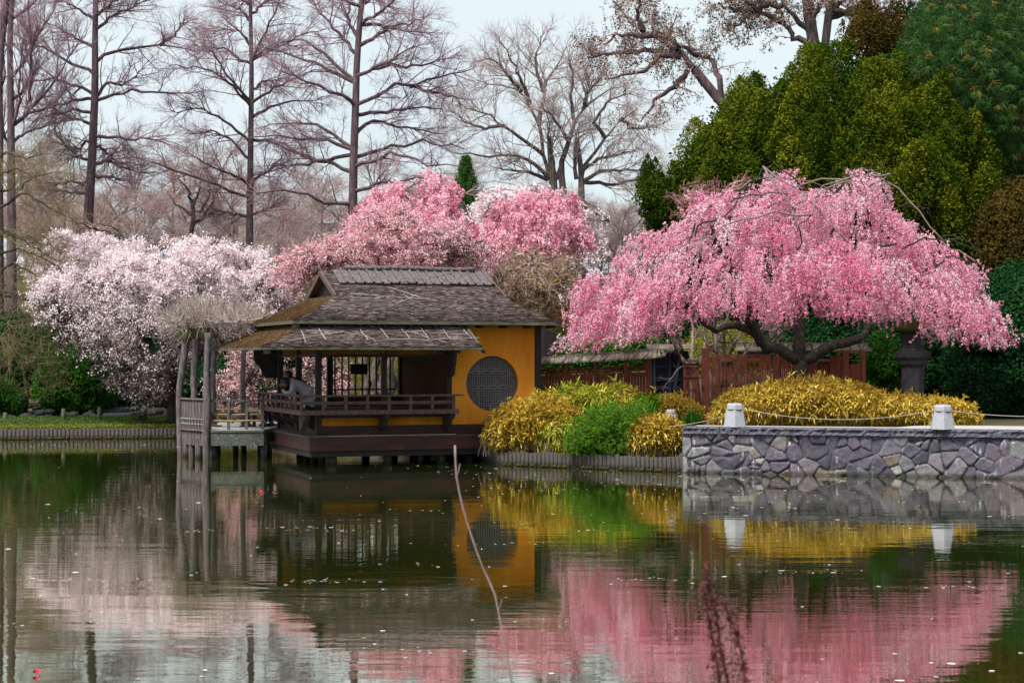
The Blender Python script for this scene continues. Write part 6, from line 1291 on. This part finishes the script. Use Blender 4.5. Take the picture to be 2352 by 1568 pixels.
UPR = [dict(n=14, ang=32, asd=10, len=2.6, r=.03, m=6, wander=.08, up=.35, t0=.1, lift=.05), dict(n=8, ang=30, len=1.1, r=.013, m=4, wander=.1, up=.3), dict(n=5, ang=30, len=.45, r=.007, m=3, wander=.12, up=.2)]
traced_tree('bare_tree', 'upright many-limbed bare tree cut by the left edge of the photo', 'tree', [([Za(*q) for q in ((74,2250),(72,1300),(70,950),(68,700),(65,450),(60,250),(70,100),(80,-60))], .24, .10), ([Za(*q) for q in ((-5,2250),(-5,1200),(0,800),(-5,500),(15,250),(40,60),(50,-60))], .22, .1)], mp_(Za, T0L, .08), 74, 104, UPR, M['bark_purple'], M['twig_purple'], sides=7)
T4L = [[(690,1250),(650,1080),(620,880),(560,730),(500,640),(420,600),(300,590),(190,560)],[(620,880),(640,750),(650,640),(680,560),(720,480),(770,430),(800,330)],[(560,730),(520,620),(470,500),(430,400),(370,330)],[(740,1250),(770,1150),(830,980),(870,850),(930,760),(1000,700),(1080,650),(1200,600)],[(910,1280),(920,1170),(990,1080),(1080,960),(1200,830),(1300,760)],[(930,1180),(1050,1100),(1200,1070),(1330,1030)],[(930,1260),(1050,1200),(1200,1180),(1400,1190)],[(930,1270),(1150,1290),(1300,1240),(1470,1210)],[(650,1080),(500,970),(380,880),(280,800),(130,760)],[(690,1240),(560,1110),(430,1080),(200,1090),(0,1060)],[(680,1250),(520,1190),(300,1180)],[(880,1250),(870,1100),(880,960),(900,860)],[(830,980),(700,800),(640,750)],[(870,850),(840,700),(860,560),(830,420)],[(650,640),(600,500),(600,380),(640,260)],[(930,760),(960,640),(1080,500)],[(500,640),(400,520),(330,420),(250,400)],[(380,880),(250,900),(100,850),(30,780)],[(1080,960),(1000,850),(1100,700),(1250,650)],[(1200,830),(1260,900),(1420,880)],[(720,1150),(690,950),(670,850)]]
OAK = [dict(n=15, ang=42, asd=14, len=3.0, r=.035, m=6, wander=.16, t0=.15, up=.1), dict(n=9, ang=42, len=1.35, r=.016, m=5, wander=.18, up=.08), dict(n=6, ang=38, len=.55, r=.009, m=3, wander=.18, up=.1)]
traced_tree('bare_tree', 'broad fan-shaped bare grey tree in the centre behind the weeping cherries', 'tree', [([Zd(*q) for q in ((720,2100),(720,1650),(720,1400),(720,1230),(700,1100),(690,950))], .5, .13), ([Zd(*q) for q in ((910,2100),(910,1650),(915,1400),(915,1250),(905,1100),(885,960))], .38, .10), ([Zd(*q) for q in ((800,2100),(800,1650),(790,1350),(770,1150),(830,980),(870,850))], .38, .10)], mp_(Zd, T4L, .125), 98, 105, OAK, M['bark'], M['twig'], sides=7)
T5L = [[(1700,480),(1600,370),(1470,270),(1340,220),(1240,150),(1190,60),(1150,0)],[(1600,380),(1400,340),(1230,380),(1080,370),(950,400)],[(1600,400),(1480,390),(1360,490),(1230,510),(1100,560)],[(1650,500),(1550,620),(1440,690),(1400,760),(1340,850)],[(1590,350),(1540,270),(1440,240),(1410,150),(1430,60)],[(1880,560),(1820,420),(1720,380),(1680,300)],[(1470,250),(1300,250),(1170,240),(1060,330)],[(1340,220),(1300,100),(1330,-20)],[(1720,380),(1620,330),(1560,300)]]
ELM = [dict(n=12, ang=55, asd=16, len=1.3, r=.024, m=6, wander=.28, t0=.15), dict(n=8, ang=50, len=.7, r=.012, m=5, wander=.28), dict(n=6, ang=45, len=.28, r=.007, m=3, wander=.25)]
traced_tree('budding_tree', 'crooked budding limb tree leaning left out of the great evergreen', 'tree', [([Zd(*q) for q in ((2000,2400),(1960,800),(1830,640),(1760,560),(1700,480))], .24, .15), ([Zd(*q) for q in ((1990,2400),(1900,720),(1860,620),(1880,560))], .14, .1)], mp_(Zd, T5L, .11), 58, 106, ELM, M['bark_purple'], M['twig_red'], buds=(M['brownleaf'], .06, .5), sides=7)
T6L = [[(950,220),(880,200),(830,120),(790,20),(760,-60)],[(960,160),(880,90),(820,0),(800,-60)],[(985,100),(1010,40),(1060,-30)],[(830,120),(700,60),(600,-30)],[(820,30),(680,20),(560,-10)],[(1055,100),(1160,60),(1260,10)],[(1070,60),(1180,-20)],[(1090,60),(1250,80),(1380,40),(1480,-20)],[(700,60),(560,50),(480,10)],[(760,10),(640,80),(560,160)],[(1300,70),(1420,80),(1560,50)]]
traced_tree('budding_tree', 'dark trunked budding tree filling the top right corner of the sky', 'tree', [([Ze(*q) for q in ((1010,1820),(1000,420),(985,220),(965,100),(950,-60))], .27, .2), ([Ze(*q) for q in ((1030,1820),(1040,300),(1055,140),(1070,40),(1090,-60))], .2, .14)], mp_(Ze, T6L, .12), 62, 107, ELM, M['bark'], M['twig_red'], buds=(M['brownleaf'], .065, .5), sides=7)
traced_tree('bare_tree', 'small dark crooked tree behind the white cherry between two tall trunks', 'tree', [([Za(*q) for q in ((1190,2150),(1185,1560),(1200,1450),(1220,1350),(1200,1250))], .16, .1)],
    mp_(Za, [[(1215,1400),(1300,1330),(1380,1180),(1400,1080)],[(1200,1260),(1180,1180),(1090,1100)],[(1210,1300),(1250,1200),(1260,1110)],[(1220,1400),(1330,1350),(1450,1340)],[(1200,1350),(1100,1280),(1040,1200)],[(1250,1330),(1320,1230),(1300,1120)]], .08), 84, 108, [dict(n=12, ang=45, len=1.6, r=.022, m=5, wander=.2), dict(n=8, ang=45, len=.8, r=.012, m=4, wander=.22), dict(n=5, ang=40, len=.4, r=.008, m=3, wander=.2)], M['bark_dark'], M['twig_red'], sides=6)
# low sweeping dark boughs behind the white cherry
traced_tree('bare_tree', 'dark fallen-looking boughs behind the blossom near the left trunk', 'tree', [([Za(*q) for q in ((900,2200),(880,1640),(850,1560),(780,1500),(690,1470),(600,1480),(520,1500))], .2, .1)], mp_(Za, [[(780,1500),(720,1430),(600,1400)],[(850,1560),(855,1500),(850,1470)],[(690,1470),(560,1420),(420,1370)]], .07), 70, 109, [dict(n=12, ang=45, len=1.4, r=.02, m=5, wander=.2), dict(n=8, ang=45, len=.7, r=.01, m=4, wander=.22)], M['bark_dark'], M['twig_red'], sides=6)
# leaning yellowish thicket at the left edge, nearer
TH_ = [[(0,1200),(100,1190),(250,1090),(420,1080)],[(0,1300),(150,1200),(300,1300),(500,1400)],[(-40,1500),(60,1450),(200,1560),(400,1640)],[(-40,1700),(100,1650),(260,1750),(420,1850)],[(-40,1380),(80,1480),(200,1500),(350,1560)],[(-60,1000),(60,960),(160,1000),(300,960)],[(-40,1800),(80,1850),(160,2000),(300,2150)],[(-40,1950),(40,2000),(130,2150),(240,2300)],[(-60,1150),(20,1080),(120,1060),(240,1140)],[(-20,1600),(120,1560),(260,1600),(430,1720)],[(-40,2100),(60,2150),(150,2300),(330,2420)],[(0,1850),(150,1860),(300,1950),(450,2080)]]
traced_tree('yellow_twig_tree', 'bare tree with yellowish drooping twigs filling the left edge above the bank', 'tree', [([(-30,960),(-35,800),(-30,650),(-25,500),(-20,380)], .2, .1)], mp_(Za, TH_, .05), 60, 110, [dict(n=24, ang=45, len=1.6, r=.013, m=6, wander=.2, t0=.05), dict(n=10, ang=45, len=.75, r=.007, m=5, wander=.25), dict(n=5, ang=40, len=.3, r=.005, m=3, wander=.25)], M['bark_dark'], M['twig_green'], sides=6)
# ring of background trees: two prototypes, copied
def proto(name, seed, Ht, spread, label, mt, mw, n1=9):
    r = np.random.default_rng(seed); root = empty(name, (0, 0, 0), 0, label, 'tree', 'bare trees on the far slope')
    P = np.array([[0, 0, -.5], [.1, 0, Ht*.15], [-.05, .1, Ht*.3], [.1, 0, Ht*.5], [0, .1, Ht*.72]]); P = resample(P, 8)[None]; R = np.linspace(Ht*.014, Ht*.006, 8)[None]
    G = grow(r, P, R, [dict(n=n1, ang=48, asd=14, len=Ht*.55*spread, r=Ht*.007, m=7, wander=.12, up=.2, t0=.08, lift=.04), dict(n=9, ang=42, len=Ht*.24, r=.04, m=5, wander=.15, up=.1), dict(n=10, ang=42, len=Ht*.11, r=.017, m=4, wander=.18, up=.1), dict(n=8, ang=40, len=Ht*.055, r=.012, m=3, wander=.2)])
    V, Q = join_arrays([tube_arrays(P, R, 8), tube_arrays(*G[0], 6)]); link('trunk', mesh_np('trunk', V, Q, mt, smooth=True), root)
    V, Q = join_arrays([tube_arrays(p, q, 3) for p, q in G[1:]]); link('crown', mesh_np('crown', V, Q, mw), root)
    return root
pA = proto('bare_tree', 201, 11, 1.0, '', M['bark_pale'], M['twig_red']); pB = proto('bare_tree', 202, 9, 1.25, '', M['bark_pale'], M['twig'], 9); pC = proto('bare_tree', 203, 14, .9, '', M['bark_pale'], M['twig'], 11)
first = {id(pA): True, id(pB): True, id(pC): True}
spots = [(pA,20,95,.9),(pB,80,100,1.0),(pA,150,92,.95),(pB,215,104,1.0),(pA,275,96,.85),(pB,335,108,1.05),(pA,395,99,.9),(pB,455,94,.85),(pA,500,110,1.0),(pB,545,100,.85),(pA,620,104,.85),(pB,680,112,.95),(pA,740,106,.9),(pB,800,115,1.0),(pA,865,120,1.0),(pC,940,122,.75),(pB,1010,112,.85),(pC,1080,125,.75),(pA,1150,118,.8),(pB,1440,108,1.0),(pA,1480,120,1.1),(pC,1530,112,.8),(pB,1380,116,.9),(pA,1590,100,1.0),(pB,640,90,.6),(pA,110,118,1.1),(pC,1250,128,.8),(pB,250,86,.55),(pA,480,88,.55),(pC,60,125,1.0),(pC,310,128,.85),(pC,570,130,.85),(pC,720,132,.8)]+[(pA if i % 2 else pB, 15+i*46+(i*37%23), 88+(i*29%17), .6+.2*((i*7)%5)/5) for i in range(19)]+[(pB if i % 2 else pA, 1330+i*50, 98+i*3, .7) for i in range(5)]
for i, (p, px, Y, s) in enumerate(spots):
    if first[id(p)]: o = p; first[id(p)] = False
    else:
        o = p.copy(); C.objects.link(o)
        for ch in p.children:
            c = ch.copy(); C.objects.link(c); c.parent = o
    X = (px-1176)/F*Y; o.location = (X, Y, gz(X, Y)-.3); o.rotation_euler = (0, 0, i*1.9); hs = .62 if p is not pC else .72
    o.scale = (s*(1+.1*math.sin(i)), s, s*hs*(1+.15*math.cos(i*2.3)))
    o['label'] = ('reddish-twigged bare tree in the hazy thicket on the far slope' if p is pA else 'spreading grey-twigged bare tree in the hazy thicket on the far slope' if p is pB else 'taller slender bare tree at the back of the far thicket')
# glimpses beyond: pale hall, street with a van and a red car
def hall(px0, px1, py, Y, hgt, label):
    a, b_ = pt(px0, py, Y), pt(px1, py, Y); o = empty('building', ((a[0]+b_[0])/2, Y, gz(a[0], Y)), 0, label, 'building'); w_ = (b_[0]-a[0])/2
    m_ = MB(); m_.box(-w_, w_, 0, 8, -1, hgt); m_.build('wall', 'palewall', o); m_ = MB(); m_.prism([(-w_-.3,hgt),(w_+.3,hgt),(w_-.5,hgt+.8),(-w_+.5,hgt+.8)], lambda x, z, d: (x, d, z), -.3, 8.3); m_.build('roof', 'coping', o)
    k = max(2, int(w_*2/2.2))
    for i in range(k): x = -w_+(i+.5)*2*w_/k; m_ = MB(); m_.box(x-.6, x+.6, -.04, -.005, hgt*.4, hgt*.8); m_.build('window', 'glass', o)
hall(600, 790, 560, 134, 2.6, 'long pale building glimpsed through bare trees above the budding cherry'); hall(1330, 1420, 570, 134, 2.4, 'pale low building glimpsed between pink cherries and the evergreen')
def car(px, Y, mat, L, hgt, label, van=False):
    X = (px-1176)/F*Y; o = empty('van' if van else 'car', (X, Y, gz(X, Y)+.0), 0, label, 'van' if van else 'car'); prof = [(-L/2,.35),(-L/2,.8),(-L/2+.1,hgt if van else .95),(-L*.32 if not van else -L/2+.3,hgt),(L*.2,hgt),(L*.36,.95),(L/2,.8),(L/2,.35)]
    m_ = MB(); m_.prism(prof, lambda a, b_, d: (a, d, b_), -.85, .85); bo = m_.build('body', mat, o, bevel=.05)
    m_ = MB(); m_.box(-L*.2, L*.16, -.87, -.853, .98, hgt-.12); m_.build('window', 'glass', o)
    for s in (-L*.32, L*.32):
        for d in (-.86, .70): m_ = MB(); m_.lathe([(.2,0),(.33,.02),(.33,.14),(.2,.16)], 16); w_ = m_.build('wheel', 'rubber', o); w_.rotation_euler = (PI/2, 0, 0); w_.location = (s, d+.16, .33)
car(250, 112, 'red', 4.0, 1.4, 'red car on the road glimpsed above the left white blossom'); car(200, 113, 'carwhite', 4.2, 1.45, 'white car parked beside the red one beyond the blossom'); car(368, 112, 'teal', 4.4, 2.3, 'teal-sided van on the road behind the left cherry top', True)

# ------------------------------------------------------------------ floating petals and foreground stems
rng = np.random.default_rng(90); VV = []; QQ = []; TT = []; b = 0
def floaters(n_, f, rmin, rmax, el):
    global b
    for _ in range(n_):
        x, y = f(); k = rng.integers(5, 9); r = rng.uniform(rmin, rmax)*(1 if rng.uniform() < .85 else 1.8); rot = rng.uniform(0, 6)
        P = [(x+math.cos(rot+2*PI*i/k)*r*rng.uniform(.6, 1.2)*el, y+math.sin(rot+2*PI*i/k)*r*rng.uniform(.6, 1.2), .006) for i in range(k)]
        mbp.add(P, [tuple(range(k))], float(np.clip(rng.uniform(.25, 1) if rng.uniform() < .9 else 0, 0, 1)))
mbp = MB()
def anyw():
    Y = rng.uniform(13.5, 52)**1.0; return rng.uniform(-.30, .30)*Y, Y
def far(): x = rng.uniform(-17, 11); return x, shore(x)-rng.uniform(.1, 6)**1.2
def streak():
    t = rng.integers(len(CL)); c = CL[t]; return c[0]+rng.normal()*c[2], c[1]+rng.normal()*.12
CL = [(lambda q: (q[0], q[1], w_))(pt(px, py, H*F/(py-YH))) for px, py, w_ in ((955,1172,.35),(1132,1249,.5),(790,1218,.35),(690,1212,.3),(1320,1180,.4),(1390,1218,.5),(2215,1349,.3),(1835,1312,.35),(2385,1177,.3),(30,1433,.3),(160,1330,.2),(960,1298,.2),(1000,1500,.2),(740,1335,.2),(1745,1165,.4),(1600,1140,.3),(1480,1330,.2),(470,1220,.25),(620,1132,.2))]
floaters(260, anyw, .008, .022, 1.3); floaters(600, far, .008, .024, 1.2); floaters(230, streak, .004, .014, 1.9)
tag(mbp.build('floating_petals', M['petal']), 'white petals and bits of leaf drifting on the pond', 'petals', kind='stuff')
for px, py, r, lab in ((85,1548,.028,'bright red petal floating at the bottom left'),(597,1131,.045,'pink-red petal floating left of the pavilion reflection')):
    q = pt(px, py, H*F/(py-YH)); mb = MB()
    for s in (0, 1.9, 4): mb.add([(q[0]+r*math.cos(s+a)*(.9 if i % 2 else 1.2), q[1]+r*math.sin(s+a)*2, .012+.015*(i % 3)) for i, a in enumerate(np.linspace(0, 2, 6))], [tuple(range(6))], .5)
    tag(mb.build('red_petal', M['redleaf']), lab, 'petal')
def stem(label, L, Y, r0, r1, mat, name='plant_stem', heads=0, seed=0):
    r = np.random.default_rng(seed); P = resample(pts_px(L, Y), 26); P[:, :] += np.cumsum(r.normal(size=P.shape)*.0012, 0); o = empty(name, P[0], 0, label, 'plant stem')
    m_ = MB(); m_.tube(P, np.linspace(r0, r1, 26)*(1+.16*r.normal(size=26)+np.where(np.arange(26) % 6 == 3, .35, 0)), 8); m_.build('stalk', mat, o, True, True)
    if not heads:
        for k, s in ((23, 1), (19, -1), (14, 1)):
            q = P[k]; m_ = MB(); m_.tube([q, q+np.array([.008*s, 0, .018]), q+np.array([.014*s, .004, .04+.01*k/20])], [.0022, .0018, .0008], 6); m_.build('side_shoot', mat, o, True, True)
    if heads:
        q = P[8+(r.uniform(0, 1, heads*9)*17).astype(int)]+r.normal(size=(heads*9, 3))*np.array([.009,.009,.014]); V, Q = cards(q, .018, r, .45)
        link('seed_head', mesh_np('seed_head', V, Q, M['seedhead']), o, True)
stem('single blurred pinkish stem curving up from the near bank, left of the reeds', [(1230,1900),(1205,1700),(1185,1600),(1160,1480),(1140,1370),(1100,1280),(1070,1190),(1050,1100),(1046,1020)], 7, .0047, .0032, 'drytwig', seed=1)
for i, (L, lab) in enumerate((([(1700,1900),(1660,1600),(1640,1480),(1625,1400),(1612,1320)], 'leftmost dark reed with blurred seed heads near the camera'), ([(1740,1900),(1715,1560),(1700,1480),(1680,1420),(1655,1370)], 'rightmost blurred dark red reed bending left near the camera'), ([(1690,1900),(1680,1600),(1655,1500),(1640,1400),(1618,1290)], 'middle dark reed leaning behind the other two near the camera'))):
    stem(lab, L, 5, .0048, .003, 'seedhead', 'seed_stalk', 34, 10+i)

# ------------------------------------------------------------------ camera
cam = bpy.data.cameras.new('camera'); co = bpy.data.objects.new('camera', cam); C.objects.link(co)
co.location = (0, 0, H); co.rotation_euler = (PI/2, 0, 0)
cam.sensor_width = 36; cam.lens = F/2352*36; cam.shift_y = (YH-784)/2352.0
cam.clip_start = .1; cam.clip_end = 2000
cam.dof.use_dof = True; cam.dof.focus_distance = 43; cam.dof.aperture_fstop = 6.3
sc = bpy.context.scene; sc.camera = co
sc.view_settings.view_transform = 'Standard'; sc.view_settings.look = 'None'; sc.view_settings.exposure = EXPO; sc.view_settings.gamma = 1
sc.cycles.max_bounces = 6; sc.cycles.diffuse_bounces = 3; sc.cycles.glossy_bounces = 3; sc.cycles.transmission_bounces = 4
sc.cycles.caustics_reflective = False; sc.cycles.caustics_refractive = False
sc.cycles.use_denoising = DN
